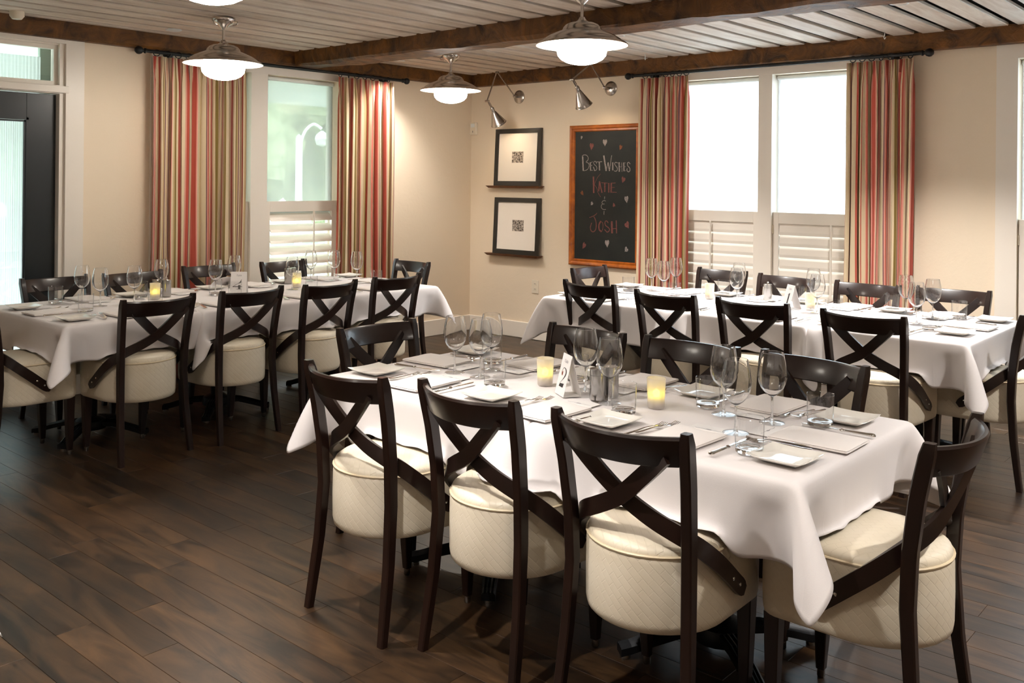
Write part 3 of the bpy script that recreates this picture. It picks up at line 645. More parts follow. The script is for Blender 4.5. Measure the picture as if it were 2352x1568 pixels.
for i, (hy, hz, s_, c, ro) in enumerate(HEARTS):
    pts = []; wv = .8 + .35 * ((i * 7) % 5) / 5
    for k in range(20):
        t_ = 2 * pi * k / 20; hx_ = .062 * 16 * sin(t_) ** 3 * wv * .8; hh_ = .062 * (13 * cos(t_) - 5 * cos(2 * t_) - 2 * cos(3 * t_) - cos(4 * t_))
        a_ = hx_ * cos(ro) + hh_ * sin(ro); b__ = -hx_ * sin(ro) + hh_ * cos(ro); pts.append((XB, hy - a_ * s_ * 1.0, hz + b__ * s_ * 1.25))
    MB().add(pts + [(XB, hy, hz)], [(k, (k + 1) % 20, 20) for k in range(20)]).obj('chalk_heart', 'chalk_' + c, o)
# outlet, sensor
o = empty('power_outlet', (0, -.892, .52), -pi / 2, label='ivory power outlet low on the wall under the framed prints', cat='outlet')
MB().cbox(-.044, .044, -.007, 0, -.066, .066, .003).obj('cover_plate', 'plastic', o)
for s_ in (-1, 1):
    q = MB().cbox(-.018, .018, -.0095, -.006, s_ * .026 - .015, s_ * .026 + .015, .003).obj('socket', 'plastic', o)
    MB().box(-.008, -.005, -.0099, -.009, s_ * .026 - .002, s_ * .026 + .009).box(.005, .008, -.0099, -.009, s_ * .026 - .002, s_ * .026 + .008).lathe([(.0025, -.0099)], 6).obj('slot', 'slot', q)
o = empty('thermostat', (0, -.052, 2.10), -pi / 2, label='small white sensor high on the wall in the room corner', cat='sensor')
MB().cbox(-.046, .046, -.032, 0, -.066, .066, .008).obj('housing', 'plastic', o); MB().cbox(-.028, .028, -.036, -.030, .012, .052, .003).obj('lens', 'white_paint', o); MB().box(-.003, .003, -.0335, -.032, -.042, -.022).obj('slot', 'slot', o)
# swing-arm sconces
def sconce(y, z, base_out, elbow, joint, sh0, aim, label):
    o = empty('wall_sconce', (0, y, z), label=label, cat='wall lamp', group='swing-arm wall lamps')
    mb = MB(); prof = [(.0, -.022), (.03, -.022), (.055, -.014), (.066, -.008), (.068, 0)]
    mb.rings([[(z_ , r_ * cos(2 * pi * k / 24), r_ * sin(2 * pi * k / 24)) for k in range(24)] for r_, z_ in prof], True, False, False); mb.obj('back_plate', 'brushed', o)
    MB().tube([(-.012, 0, 0), (base_out, 0, 0)], [.012, .010], 10).tube([(base_out, -.014, 0), (base_out, .014, 0)], .013, 10).obj('knuckle', 'brushed', o)
    E_ = Vector((elbow[0], 0, elbow[1] - z)); J = Vector((joint[0], 0, joint[1] - z)); S0 = Vector((sh0[0], 0, sh0[1] - z)); A_ = Vector((aim[0], 0, aim[1] - z))
    MB().tube([(base_out, 0, 0), E_], .0065, 8).obj('arm', 'brushed', o); MB().tube([E_ + Vector((0, .012, 0)), J + Vector((0, .012, 0))], .0065, 8).obj('arm', 'brushed', o)
    MB().tube([E_ + Vector((0, -.01, 0)), E_ + Vector((0, .022, 0))], .011, 10).tube([J + Vector((0, -.012, 0)), J + Vector((0, .03, 0))], .011, 10).tube([J, J + (S0 - J) * .5, S0], [.008, .012, .009], 8).obj('joint', 'brushed', o)
    ax = (A_ - S0).normalized(); up = Vector((0, 1, 0)); sd = ax.cross(up); L = (A_ - S0).length
    prof = [(.012, -.01), (.018, 0), (.020, .02), (.019, .035), (.024, .045), (.074, L - .006), (.080, L), (.077, L), (.022, .05), (.0, .048)]
    mb = MB(); mb.rings([[S0 + ax * d_ + (up * cos(2 * pi * k / 28) + sd * sin(2 * pi * k / 28)) * r_ for k in range(28)] for r_, d_ in prof], True, True, False); mb.obj('lamp_shade', 'brushed', o)
    bl = S0 + ax * (L - .055); mb = MB(); mb.rings([[bl + ax * (.026 * -cos(t_)) + (up * cos(2 * pi * k / 12) + sd * sin(2 * pi * k / 12)) * max(.026 * sin(t_), .0005) for k in range(12)] for t_ in [pi * i / 6 for i in range(7)]]); mb.obj('bulb', 'spotlens', o)
    l = bpy.data.lights.new('sconce_light', 'SPOT'); l.energy = SCONCE; l.color = (1, .76, .48); l.spot_size = R(112); l.spot_blend = .9; l.shadow_soft_size = .03
    lo = bpy.data.objects.new('sconce_light', l); COL.objects.link(lo); lo.parent = o; p_ = S0 + ax * (L - .02); lo.location = p_; lo.rotation_euler = ax.to_track_quat('-Z', 'Y').to_euler()
sconce(-.66, 2.40, -.07, (-.329, 2.615), (-.464, 2.327), (-.405, 2.262), (-.305, 2.118), 'swing-arm wall lamp above the framed prints')
sconce(-1.775, 2.42, -.10, (-.31, 2.612), (-.579, 2.452), (-.520, 2.392), (-.415, 2.235), 'swing-arm wall lamp above the chalkboard')

# ------------------------------------------------------------------ pendants and ceiling fittings
def make_pendant():
    o = empty('pendant_lamp', label='x', cat='pendant lamp', group='schoolhouse pendant lamps')
    MB().lathe([(.076, 0), (.078, -.008), (.076, -.022), (.062, -.040), (.040, -.052), (.016, -.076), (.011, -.082)], 28).obj('canopy', 'nickel', o)
    for k in range(3):
        a = 2 * pi * k / 3 + .5; MB().tube(spline([(.070 * cos(a), .070 * sin(a), -.02), (.092 * cos(a), .092 * sin(a), -.03), (.088 * cos(a), .088 * sin(a), -.045), (.06 * cos(a), .06 * sin(a), -.052)], 4), .004, 6).obj('clip', 'nickel', o)
    MB().tube([(0, 0, -.07), (0, 0, -.160)], .0095, 12).obj('stem', 'nickel', o)
    sh = MB().lathe([(.014, -.152), (.018, -.160), (.026, -.172), (.045, -.184), (.072, -.188), (.094, -.198), (.108, -.214), (.113, -.228), (.116, -.230), (.150, -.244), (.190, -.262), (.222, -.282), (.228, -.290), (.250, -.300), (.2645, -.312), (.266, -.315), (.262, -.316)], 44).obj('lamp_shade', 'nickel', o)
    MB().lathe([(.262, -.3162), (.246, -.305), (.222, -.292), (.185, -.270), (.14, -.252), (.112, -.25)], 44).obj('shade_lining', 'white_enamel', sh)
    MB().lathe([(.10, -.252), (.128, -.285), (.140, -.315), (.1435, -.345), (.138, -.372), (.118, -.395), (.085, -.412), (.045, -.422), (.0, -.426)], 32).obj('globe', 'globe', o)
    return o
pen = make_pendant()
for x_, y_, la in ((-3.611, -1.109, 'nickel pendant lamp in front of the long striped curtain'), (-1.366, -1.051, 'nickel pendant lamp nearest the room corner'), (-2.83, -3.56, 'largest nickel pendant lamp under the beam, before the chalkboard wall'),
                   (-5.17, -3.55, 'pendant lamp cut off by the top of the picture'), (-5.6, -6.2, 'unseen pendant lamp added for light over the front right of the room'), (-7.4, -3.6, 'unseen pendant lamp added for light at the left of the room')):  # last two pendants are unseen, added for the light they give
    place(pen, (x_, y_, ZB), rnd.uniform(0, 2), la)
def make_can():
    o = empty('recessed_light', label='x', cat='ceiling light', group='recessed ceiling spots')
    MB().lathe([(.052, .0), (.056, -.004), (.045, -.005), (.040, .004)], 24).obj('trim_ring', 'white_paint', o)
    MB().lathe([(.041, .002), (.0, .002)], 24).obj('lens', 'spotlens', o)
    return o
can = make_can()
cans = []
for x_, y_, e_, la in ((-1.329, -.347, SPOT * .3, 'small lit recessed spot beyond the beam near the left wall'), (-1.337, -2.772, SPOT, 'small lit recessed spot by the beam above the largest pendant'), (-1.321, -4.815, SPOT * 1.3, 'small lit recessed spot at the top right of the picture'),
                   (-6.2, -5.0, HOUSE, 'recessed ceiling spot out of view near the camera'), (-5.5, -3.7, HOUSE, 'recessed ceiling spot out of view over the open floor'), (-4.3, -7.2, HOUSE, 'recessed ceiling spot out of view behind the front table'), (-2.6, -6.9, HOUSE * 1.5, 'recessed ceiling spot out of view at the far right')):
    cans.append((place(can, (x_, y_, ZB + .004), 0, la), e_))
for o, e_ in cans:
    l = bpy.data.lights.new('spot', 'SPOT'); l.energy = e_; l.color = (1, .95, .90); l.spot_size = R(107); l.spot_blend = .8; l.shadow_soft_size = .04
    lo = bpy.data.objects.new('spot', l); COL.objects.link(lo); lo.parent = o; lo.location = (0, 0, -.01)
tag(MB().lathe([(.0, -.004), (.05, -.006), (.058, -.003), (.058, .004)], 24).obj('ceiling_fitting', 'white_paint', None, (-3.55, -.34, ZB)), 'flat round white fitting in the ceiling above the long striped curtain', 'ceiling fitting')
for x_, y_, la in ((-.349, -2.372, 'small white ceiling hook above the striped curtain beside the chalkboard'), (-.289, -4.363, 'small white ceiling hook above the right curtain')):
    o = tag(MB().tube(spline([(0, 0, 0), (0, 0, -.02), (.008, .008, -.035), (0, 0, -.05), (-.012, -.012, -.04)], 4), .003, 6).obj('ceiling_hook', 'white_paint', None, (x_, y_, ZB + .004)), la, 'hook')
o = empty('motion_sensor', (-4.60, -.22, ZB), label='small white sensor on the ceiling at the top left corner', cat='sensor'); MB().lathe([(.045, .004), (.045, -.03), (.03, -.05), (.0, -.055)], 20).obj('housing', 'plastic', o)

# ------------------------------------------------------------------ chair
def post_c(z):    # rear post centre line: lateral half spacing, forward offset
    zs = [0, .25, .45, .6, .75, .9]; xs = [.212, .200, .193, .196, .204, .214]; ys = [-.012, .022, .036, .030, .010, -.022]
    return float(np.interp(z, zs, xs)), float(np.interp(z, zs, ys))
def make_chair():
    o = empty('dining_chair', label='x', cat='chair')
    # seat plan
    plan = []; n1 = 22
    for k in range(n1 + 1):
        a = pi * k / n1; plan.append((-.212 * cos(a), .205 - .222 * sin(a)))      # rear half ellipse left->right
    fr = .035; yf = .445
    for k in range(1, 5): plan.append((.212, .205 + (yf - fr - .205) * k / 4))
    for k in range(1, 5): a = pi / 2 * k / 4; plan.append((.212 - fr + fr * cos(a), yf - fr + fr * sin(a)))
    for k in range(1, 6): plan.append((.177 - .354 * k / 6, yf))
    for k in range(0, 5): a = pi / 2 * k / 4; plan.append((-.212 + fr - fr * sin(a), yf - fr + fr * cos(a)))
    for k in range(1, 4): plan.append((-.212, yf - fr - (yf - fr - .205) * k / 4))
    cx, cy = 0, .22; n = len(plan); L = [0]
    for k in range(n): L.append(L[-1] + math.dist(plan[k], plan[(k + 1) % n]))
    prof = [(.95, .322), (.985, .330), (1.0, .350), (1.005, .43), (1.0, .515), (.992, .530), (.982, .536), (.985, .541), (.965, .553), (.90, .563), (.75, .570), (.5, .574), (.2, .576)]
    mb = MB(); R_ = [[(cx + (x - cx) * s_, cy + (y - cy) * s_, z) for x, y in plan] for s_, z in prof]
    vs = [p for r_ in R_ for p in r_]; fs = []; uvs = []; acc = 0; vz = []
    for i, (s_, z) in enumerate(prof): vz.append(z)
    for i in range(len(prof) - 1):
        for k in range(n):
            k2 = (k + 1) % n; fs.append((i * n + k, i * n + k2, (i + 1) * n + k2, (i + 1) * n + k))
            if i < 6: uvs.append(((L[k], vz[i]), (L[k + 1], vz[i]), (L[k + 1], vz[i + 1]), (L[k], vz[i + 1])))
            else: uvs.append(tuple((vs[q][0], vs[q][1]) for q in fs[-1]))
    mb.add(vs, fs, True, uvs); mb.add(R_[-1], [tuple(range(n))], False, [tuple((p[0], p[1]) for p in R_[-1])]); mb.add(R_[0], [tuple(range(n))[::-1]])
    seat = mb.obj('seat', 'vinyl', o)
    MB().tube([(cx + (x - cx) * .992, cy + (y - cy) * .992, .5355) for x, y in plan], .0042, 6, closed=True).obj('welt', 'welt', seat)
    # rear posts
    for s_ in (-1, 1):
        mb = MB(); rings = []
        for i in range(29):
            z = .9 * i / 28; x, y = post_c(z); hx = .0165 if z > .15 else .0150 + z * .01; hy = float(np.interp(z, [0, .45, .8, .9], [.014, .019, .021, .019])); c = .004
            tp = .0 if i < 28 else .004
            hx -= tp; hy -= tp
            rings.append([(s_ * x + a, y + b_, z) for a, b_ in ((-hx + c, -hy), (hx - c, -hy), (hx, -hy + c), (hx, hy - c), (hx - c, hy), (-hx + c, hy), (-hx, hy - c), (-hx, -hy + c))])
        mb.rings(rings, True); mb.obj('rear_leg', 'chair', o)
    # front legs
    for s_ in (-1, 1):
        mb = MB(); rings = []
        for z, h in ((.028, .0135), (.12, .018), (.33, .0235)):
            X, Y = s_ * (.178 - (.33 - z) * .02), .412 + (.33 - z) * .02; c = .003
            rings.append([(X + a, Y + b_, z) for a, b_ in ((-h + c, -h), (h - c, -h), (h, -h + c), (h, h - c), (h - c, h), (-h + c, h), (-h, h - c), (-h, -h + c))])
        mb.rings(rings, False); q = mb.obj('front_leg', 'chair', o)
        MB().lathe([(.0, 0), (.010, .0), (.0125, .004), (.012, .03), (.0, .03)], 10, s_ * .172, .418).obj('glide', 'brushed', q)
    # top rail
    mb = MB(); rings = []; nn = 20
    for i in range(nn + 1):
        u = -1 + 2 * i / nn; xh = .200; x = xh * u; y = -.006 - .068 * (1 - abs(u) ** 2.2); zt = .884 + .004 * abs(u) ** 2; zb2 = .800 + .004 * u * u; tk = .011
        dy = .068 * 2.2 * abs(u) ** 1.2 * (1 if u > 0 else -1) / xh; nx, ny = -dy, 1; l = math.hypot(nx, ny); nx, ny = nx / l, ny / l; lean = .014
        q = []
        for a, zz in ((-tk, zb2 + .004), (-tk + .003, zb2), (tk - .003, zb2), (tk, zb2 + .004), (tk, zt - .008), (tk - .006, zt), (-tk + .006, zt), (-tk, zt - .008)):
            ln = lean * (zz - .84) / .042; q.append((x + nx * a, y + ny * a - ln, zz))
        rings.append(q)
    mb.rings(rings, True); mb.obj('top_rail', 'chair', o)
    # crossed back slats running on to the sides of the seat
    for s_ in (-1, 1):
        e = .007 * s_
        cp = [(-.158, -.030 + e, .834), (-.085, -.022 + e, .762), (0, -.004 + e, .688), (.085, .012 + e * .6, .640), (.150, .040, .606), (.196, .076, .572), (.2215, .125, .528), (.2285, .18, .482), (.2285, .235, .436), (.2285, .285, .396)]
        nr = [(.15, -1, .25), (0, -1, .1), (0, -1, 0), (.35, -1, 0), (.75, -.8, 0), (1, -.5, 0), (1, -.15, 0), (1, 0, 0), (1, 0, 0), (1, 0, 0)]
        P_ = spline(cp, 4); Nn = spline(nr, 4); rings = []; w_ = .0245; tk = .0062
        for i, p in enumerate(P_):
            tg = (P_[min(i + 1, len(P_) - 1)] - P_[max(i - 1, 0)]).normalized(); nn_ = Nn[i]; nn_ = (nn_ - tg * nn_.dot(tg)).normalized(); sd = tg.cross(nn_); w2 = w_
            if i >= len(P_) - 2: w2 = w_ * (.9 if i == len(P_) - 2 else .55)
            rings.append([p + sd * a * w2 + nn_ * b_ for a, b_ in ((-1, -tk), (1, -tk), (1, tk), (-1, tk))])
        rings = [[(s_ * q.x, q.y, q.z) for q in r_] for r_ in rings]
        mb = MB(); mb.rings(rings, True); sl = mb.obj('back_slat', 'chair', o)
        for (by, bz) in ((.212, .453), (.252, .424)):
            mb = MB(); X = s_ * .2345; mb.rings([[(X + s_ * d_, by + r_ * cos(2 * pi * k / 10), bz + r_ * sin(2 * pi * k / 10)) for k in range(10)] for r_, d_ in ((.0052, 0), (.0052, .0015), (.003, .003), (.0005, .0034))]); mb.obj('bolt', 'steel', sl)
    return o
chair = make_chair()
FACE = {'+x': -pi / 2, '-x': pi / 2, '+y': 0, '-y': pi}
SEATS = []   # world boxes of the seats for the cloth solver
def put_chair(mid, face, dev, label, group):
    rz = FACE[face] + R(dev); fx, fy = -sin(rz), cos(rz)
    loc = (mid[0] + fx * .022, mid[1] + fy * .022, 0)
    place(chair, loc, rz, label, group)
    c = (loc[0] + fx * .22, loc[1] + fy * .22); SEATS.append((c[0], c[1], .225 if face[1] == 'y' else .235, .235 if face[1] == 'y' else .225))
gF, gL, gB = 'chairs around the front table', 'chairs around the left table', 'chairs around the right rear table'
for mid, fa, dv, la, g in [
    ((-5.04, -4.20), '+x', -2.5, 'cross-back chair nearest the open floor, leftmost on the near side of the front table', gF),
    ((-4.985, -4.735), '+x', -4, 'cross-back chair, middle one on the near side of the front table', gF),
    ((-4.972, -5.305), '+x', 1, 'cross-back chair, rightmost of three on the near side of the front table', gF),
    ((-4.405, -6.02), '+y', 0, 'cross-back chair at the right end of the front table, largest in the picture', gF),
    ((-4.28, -3.494), '-y', -1, 'cross-back chair at the left end of the front table, rail shining blue', gF),
    ((-3.704, -4.259), '-x', -6, 'cross-back chair behind the front table, leftmost, behind the number 2 card', gF),
    ((-3.686, -4.783), '-x', -2, 'cross-back chair behind the front table, middle of three', gF),
    ((-3.684, -5.309), '-x', -9, 'cross-back chair behind the front table, rightmost, brown sheen on its rail', gF),
    ((-4.481, -1.895), '+y', 4, 'cross-back chair on the near side of the left table, leftmost', gL),
    ((-3.894, -1.912), '+y', 4, 'cross-back chair on the near side of the left table, second from left', gL),
    ((-3.339, -1.952), '+y', 5, 'cross-back chair on the near side of the left table, third from left', gL),
    ((-2.729, -1.907), '+y', 3, 'cross-back chair on the near side of the left table, rightmost', gL),
    ((-1.849, -1.107), '-x', -5, 'cross-back chair at the right end of the left table by the corner', gL),
    ((-4.424, -.426), '-y', 2, 'cross-back chair against the black door, leftmost behind the left table', gL),
    ((-3.90, -.45), '-y', 5, 'cross-back chair behind the left table, second from the door', gL),
    ((-3.232, -.32), '-y', 2, 'cross-back chair behind the left table before the long striped curtain edge', gL),
    ((-2.609, -.39), '-y', 5, 'cross-back chair behind the left table before the open shutter', gL),
    ((-5.22, -1.30), '+x', 1, 'cream seated chair at the left end of the left table, cut by the picture edge', gL),
    ((-2.134, -3.112), '+x', -6, 'cross-back chair on the near side of the right rear table, leftmost', gB),
    ((-2.27, -3.774), '+x', -6, 'cross-back chair on the near side of the right rear table, second from left', gB),
    ((-2.249, -4.332), '+x', -2, 'cross-back chair on the near side of the right rear table, third from left', gB),
    ((-2.303, -4.976), '+x', -4, 'cross-back chair on the near side of the right rear table, rightmost', gB),
    ((-1.216, -2.434), '-y', 1, 'cross-back chair at the left end of the right rear table under the chalkboard', gB),
    ((-.64, -3.278), '-x', -8, 'cross-back chair behind the right rear table, leftmost by the curtain', gB),
    ((-.747, -3.842), '-x', -9, 'cross-back chair behind the right rear table, second from left', gB),
    ((-.806, -4.447), '-x', -6, 'cross-back chair behind the right rear table, third from left', gB),
    ((-.737, -4.971), '-x', 0, 'cross-back chair behind the right rear table, rightmost', gB),
    ((-1.605, -5.62), '+y', -2, 'cream seated chair at the right end of the rear table, cut by the picture edge', gB)]:
    put_chair(mid, fa, dv, la, g)

# ------------------------------------------------------------------ tables
def table(x0, x1, y0, y1, rz, label):
    o = empty('dining_table', ((x0 + x1) / 2, (y0 + y1) / 2, 0), 0, label=label, cat='table', group='pedestal tables under the cloths')
    hx, hy = (x1 - x0) / 2 - .004, (y1 - y0) / 2 - .002
    hx -= .012; hy -= .012; MB().cbox(-hx, hx, -hy, hy, .724, .752, .006).obj('table_top', 'chair', o)
    MB().tube([(0, 0, .07), (0, 0, .70)], .038, 16).obj('column', 'iron', o); MB().cbox(-.2, .2, -.2, .2, .70, .724, .01).obj('top_plate', 'iron', o)
    b_ = MB().lathe([(.0, .12), (.05, .115), (.085, .095), (.095, .07), (.09, .045), (0, .04)], 20).obj('hub', 'iron', o)
    for k in range(4):
        a = rz + k * pi / 2; ca, sa = cos(a), sin(a)
        cl = [(.07, .082, .034), (.15, .078, .031), (.24, .056, .028), (.31, .036, .026), (.345, .030, .026)]; rings = []
        for d_, z, h in cl:
            q = []
            for u, v_ in ((-1, -.55), (1, -.55), (1, .25), (.72, .45), (.5, .3), (.25, .5), (0, .33), (-.25, .5), (-.5, .3), (-.72, .45), (-1, .25)): q.append((d_ * ca - u * h * sa, d_ * sa + u * h * ca, z + v_ * .03))
            rings.append(q)
        lg = MB().rings(rings, False).obj('foot', 'iron', o)
        MB().lathe([(0, 0), (.018, 0), (.018, .012), (.008, .02)], 10, .325 * ca, .325 * sa).obj('glide', 'brushed', lg)
    return o
XF, YF = (-4.75, -3.85), (-5.73, -3.71)
table(*XF, -4.79, -3.71, R(38), 'black iron pedestal table under the left half of the front cloth'); table(*XF, -5.73, -4.79, R(50), 'black iron pedestal table under the right half of the front cloth')
XL, YL = (-4.92, -2.15), (-1.72, -.58)
for k, la in enumerate(('leftmost', 'middle', 'rightmost')): table((-4.92, -4.11, -3.22)[k], (-4.11, -3.22, -2.15)[k], *YL, R((40, 48, 44)[k]), la + ' iron pedestal table under the left table cloths')
XR, YR = (-2.07, -.97), (-5.42, -2.67)
for k, la in enumerate(('rightmost', 'middle', 'leftmost')): table(*XR, (-5.42, -4.58, -3.72)[k], (-4.58, -3.72, -2.67)[k], R((44, 40, 47)[k]), la + ' iron pedestal table under the right rear cloths')

ZT = .7605
def sim_cloth(tx, ty, ov, seats, r=.006, zt=ZT, seed=1, steps=150, h=.0265, nb=()):
    """cloth rectangle cx,cy (world extents) laid on table rectangle tx,ty; hangs, meets the seats"""
    rs = np.random.RandomState(seed); cx = (tx[0] - ov[0], tx[1] + ov[1]); cy = (ty[0] - ov[2], ty[1] + ov[3])
    def ax_(c_, t_):
        q = [np.linspace(u, v_, max(3, int(round((v_ - u) / h))) + 1) for u, v_ in ((c_[0], t_[0]), (t_[0], t_[1]), (t_[1], c_[1]))]
        return np.concatenate([q[0], q[1][1:], q[2][1:]])
    gx, gy = ax_(cx, tx), ax_(cy, ty); nx, ny = len(gx), len(gy); X, Y = np.meshgrid(gx, gy, indexing='ij')
    LX = np.diff(gx)[:, None, None] * np.ones((1, ny, 1)); LY = np.diff(gy)[None, :, None] * np.ones((nx, 1, 1)); LD = np.hypot(np.diff(gx)[:, None], np.diff(gy)[None, :])[..., None]
    P = np.stack([X, Y, np.full_like(X, zt)], -1); 
    inside = (X > tx[0] - .0005) & (X < tx[1] + .0005) & (Y > ty[0] - .0005) & (Y < ty[1] + .0005)
    W = np.where(inside, 0., 1.)[..., None]
    ox = np.maximum(np.maximum(tx[0] - X, X - tx[1]), 0); oy = np.maximum(np.maximum(ty[0] - Y, Y - ty[1]), 0)
    # start draped: fold the overhang down by an angle
    P[..., 2] -= (ox + oy) * .75; P[..., 0] -= np.sign(X - sum(tx) / 2) * ox * .42; P[..., 1] -= np.sign(Y - sum(ty) / 2) * oy * .42
    P[..., :2] += rs.normal(0, .0025, P[..., :2].shape) * W
    lw = .010 * np.sin(X * 9 + seed * 1.7) * np.sin(Y * 7 + seed); P[..., 0] += (lw * W[..., 0]) * (ox > 0) * np.sign(X - sum(tx) / 2); P[..., 1] += (lw * W[..., 0]) * (oy > 0) * np.sign(Y - sum(ty) / 2)
    V = np.zeros_like(P); dt = .016
    def con(a, b_, L, k=1.0):
        d = P[b_] - P[a]; l = np.sqrt((d * d).sum(-1, keepdims=True)) + 1e-9; wa, wb = W[a], W[b_]; s_ = wa + wb; s_[s_ == 0] = 1
        c = k * (l - L) / l / s_ * d; P[a] += c * wa; P[b_] -= c * wb
    sl = slice
    def ev(o_, n_): return sl(o_, n_ - 1, 2), sl(o_ + 1, n_, 2)
    sets = []
    for o_ in (0, 1):
        a, b_ = ev(o_, nx); sets.append(((a, sl(None)), (b_, sl(None)), LX[a], 1))
        c_, d_ = ev(o_, ny); sets.append(((sl(None), c_), (sl(None), d_), LY[:, c_], 1))
        sets.append(((a, sl(0, ny - 1)), (b_, sl(1, ny)), LD[a], .22)); sets.append(((a, sl(1, ny)), (b_, sl(0, ny - 1)), LD[a], .22))
    bend = [((sl(0, nx - 4), sl(None)), (sl(4, nx), sl(None)), (X[4:] - X[:-4])[..., None]), ((sl(None), sl(0, ny - 4)), (sl(None), sl(4, ny)), (Y[:, 4:] - Y[:, :-4])[..., None])]
    x0, x1, y0, y1 = tx[0] - r, tx[1] + r, ty[0] - r, ty[1] + r
    for s_ in range(steps):
        V[..., 2] -= 9.8 * dt; V *= .965; V *= W; Q = P.copy(); P += V * dt * W
        for it in range(18):
            for a, b_, L, k in sets: con(a, b_, L, k)
            for a, b_, L in bend:
                d = P[b_] - P[a]; l = np.sqrt((d * d).sum(-1, keepdims=True)) + 1e-9; wa, wb = W[a], W[b_]
                c = .03 * (l - L) / l * d * np.minimum(wa, wb) * (l < L); 
                D = np.zeros_like(P); D[a] += c; D[b_] -= c; P += D
        # table
        px = np.minimum(P[..., 0] - x0, x1 - P[..., 0]); py = np.minimum(P[..., 1] - y0, y1 - P[..., 1]); pz = zt - P[..., 2]
        ins = (px > 0) & (py > 0) & (pz > 0) & (P[..., 2] > .70) & (W[..., 0] > 0)
        mn = np.minimum(np.minimum(px, py), pz)
        q = ins & (mn == pz); P[..., 2] = np.where(q, zt, P[..., 2])
        q = ins & (mn == px) & ~q; P[..., 0] = np.where(q, np.where(P[..., 0] - x0 < x1 - P[..., 0], x0, x1), P[..., 0])
        q = ins & (mn == py) & (mn != px); P[..., 1] = np.where(q, np.where(P[..., 1] - y0 < y1 - P[..., 1], y0, y1), P[..., 1])
        for (bx0, bx1, by0, by1) in nb:      # the neighbouring table with its own cloth
            px = np.minimum(P[..., 0] - bx0, bx1 - P[..., 0]); py = np.minimum(P[..., 1] - by0, by1 - P[..., 1]); ins = (px > 0) & (py > 0) & (W[..., 0] > 0) & (P[..., 2] < zt + .02)
            q = ins & (px <= py); P[..., 0] = np.where(q, np.where(P[..., 0] - bx0 < bx1 - P[..., 0], bx0, bx1), P[..., 0])
            q = ins & (px > py); P[..., 1] = np.where(q, np.where(P[..., 1] - by0 < by1 - P[..., 1], by0, by1), P[..., 1])
        V = (P - Q) / dt; V = np.clip(V, -3, 3)
    # where the hem meets a seat it turns outward and lies on it
    dx = np.maximum(tx[0] - P[..., 0], P[..., 0] - tx[1]); dy = np.maximum(ty[0] - P[..., 1], P[..., 1] - ty[1])
    for (sx, sy, ax, ay) in seats:
        ins = (np.abs(P[..., 0] - sx) < ax - .004) & (np.abs(P[..., 1] - sy) < ay - .004) & (P[..., 2] < .588) & (W[..., 0] > 0)
        d = .588 - P[..., 2]; ax_ = dx >= dy
        d = .055 * (1 - np.exp(-np.maximum(d, 0) / .055))
        P[..., 0] = np.where(ins & ax_, P[..., 0] + np.sign(P[..., 0] - sum(tx) / 2) * d * .8, P[..., 0])
        P[..., 1] = np.where(ins & ~ax_, P[..., 1] + np.sign(P[..., 1] - sum(ty) / 2) * d * .8, P[..., 1])
        P[..., 2] = np.where(ins, .586 + .004 * np.sin(X * 60 + Y * 47), P[..., 2])
    return P
def cloth_obj(P, label, name='tablecloth'):
    nx, ny = P.shape[:2]; v = P.reshape(-1, 3); I = np.arange(nx * ny).reshape(nx, ny)
    f = np.stack([I[:-1, :-1], I[1:, :-1], I[1:, 1:], I[:-1, 1:]], -1).reshape(-1, 4)
    me = bpy.data.meshes.new(name); me.from_pydata(v.tolist(), [], f.tolist()); me.polygons.foreach_set('use_smooth', [True] * len(f)); me.materials.append(M['cloth'])
    o = bpy.data.objects.new(name, me); COL.objects.link(o)
    m_ = o.modifiers.new('s', 'SUBSURF'); m_.levels = 1; m_.render_levels = 1
    m2 = o.modifiers.new('t', 'SOLIDIFY'); m2.thickness = .0016; m2.offset = 1
    return tag(o, label, 'tablecloth')
def near(xa, xb, ya, yb): return [s_ for s_ in SEATS if xa - .35 < s_[0] < xb + .35 and ya - .35 < s_[1] < yb + .35]
G = .005
def run(side, splits, ov_n, ov_f, ov_e, ov_i, names, seed):
    # side: tables in a row along x ('x') or y ('y'); every table has its own cloth, inner overhangs drop between the tables
    ax = side[0]; A0, A1 = side[1]; B = side[2]; n = len(splits) - 1
    for k in range(n):
        a, b_ = splits[k], splits[k + 1]; a += G * (k > 0); b_ -= G * (k < n - 1); nbs = []
        for q, (c_, d_) in (((k - 1), (splits[k - 1] if k else 0, splits[k])), ((k + 1), (splits[k + 1], splits[k + 2] if k < n - 1 else 0))):
            if 0 <= q < n:
                e = .007 if (k % 2) else .022
                nbs.append((c_, d_, B[0] - e, B[1] + e) if ax == 'x' else (B[0] - e, B[1] + e, c_, d_))
        ea = ov_e if k == 0 else ov_i; eb = ov_e if k == n - 1 else ov_i
        if ax == 'x': P = sim_cloth((a, b_), B, (ea, eb, ov_n, ov_f), near(a, b_, *B), seed=seed + k, nb=nbs, steps=120)
        else: P = sim_cloth(B, (a, b_), (ov_n, ov_f, ea, eb), near(*B, a, b_), seed=seed + k, nb=nbs, steps=120)
        cloth_obj(P, 'white tablecloth over ' + names[k])
run(('y', XF, XF), [-5.73, -4.79, -3.71], .238, .238, .195, .20, ('the right half of the front table', 'the left half of the front table'), 1)
run(('x', XL, YL), [-4.92, -4.11, -3.22, -2.15], .205, .205, .22, .24, ('the left end of the left table', 'the middle of the left table', 'the right end of the left table'), 4)
run(('y', XR, XR), [-5.42, -4.58, -3.72, -2.67], .245, .245, .22, .22, ('the right end of the right rear table', 'the middle of the right rear table', 'the left end of the right rear table'), 8)
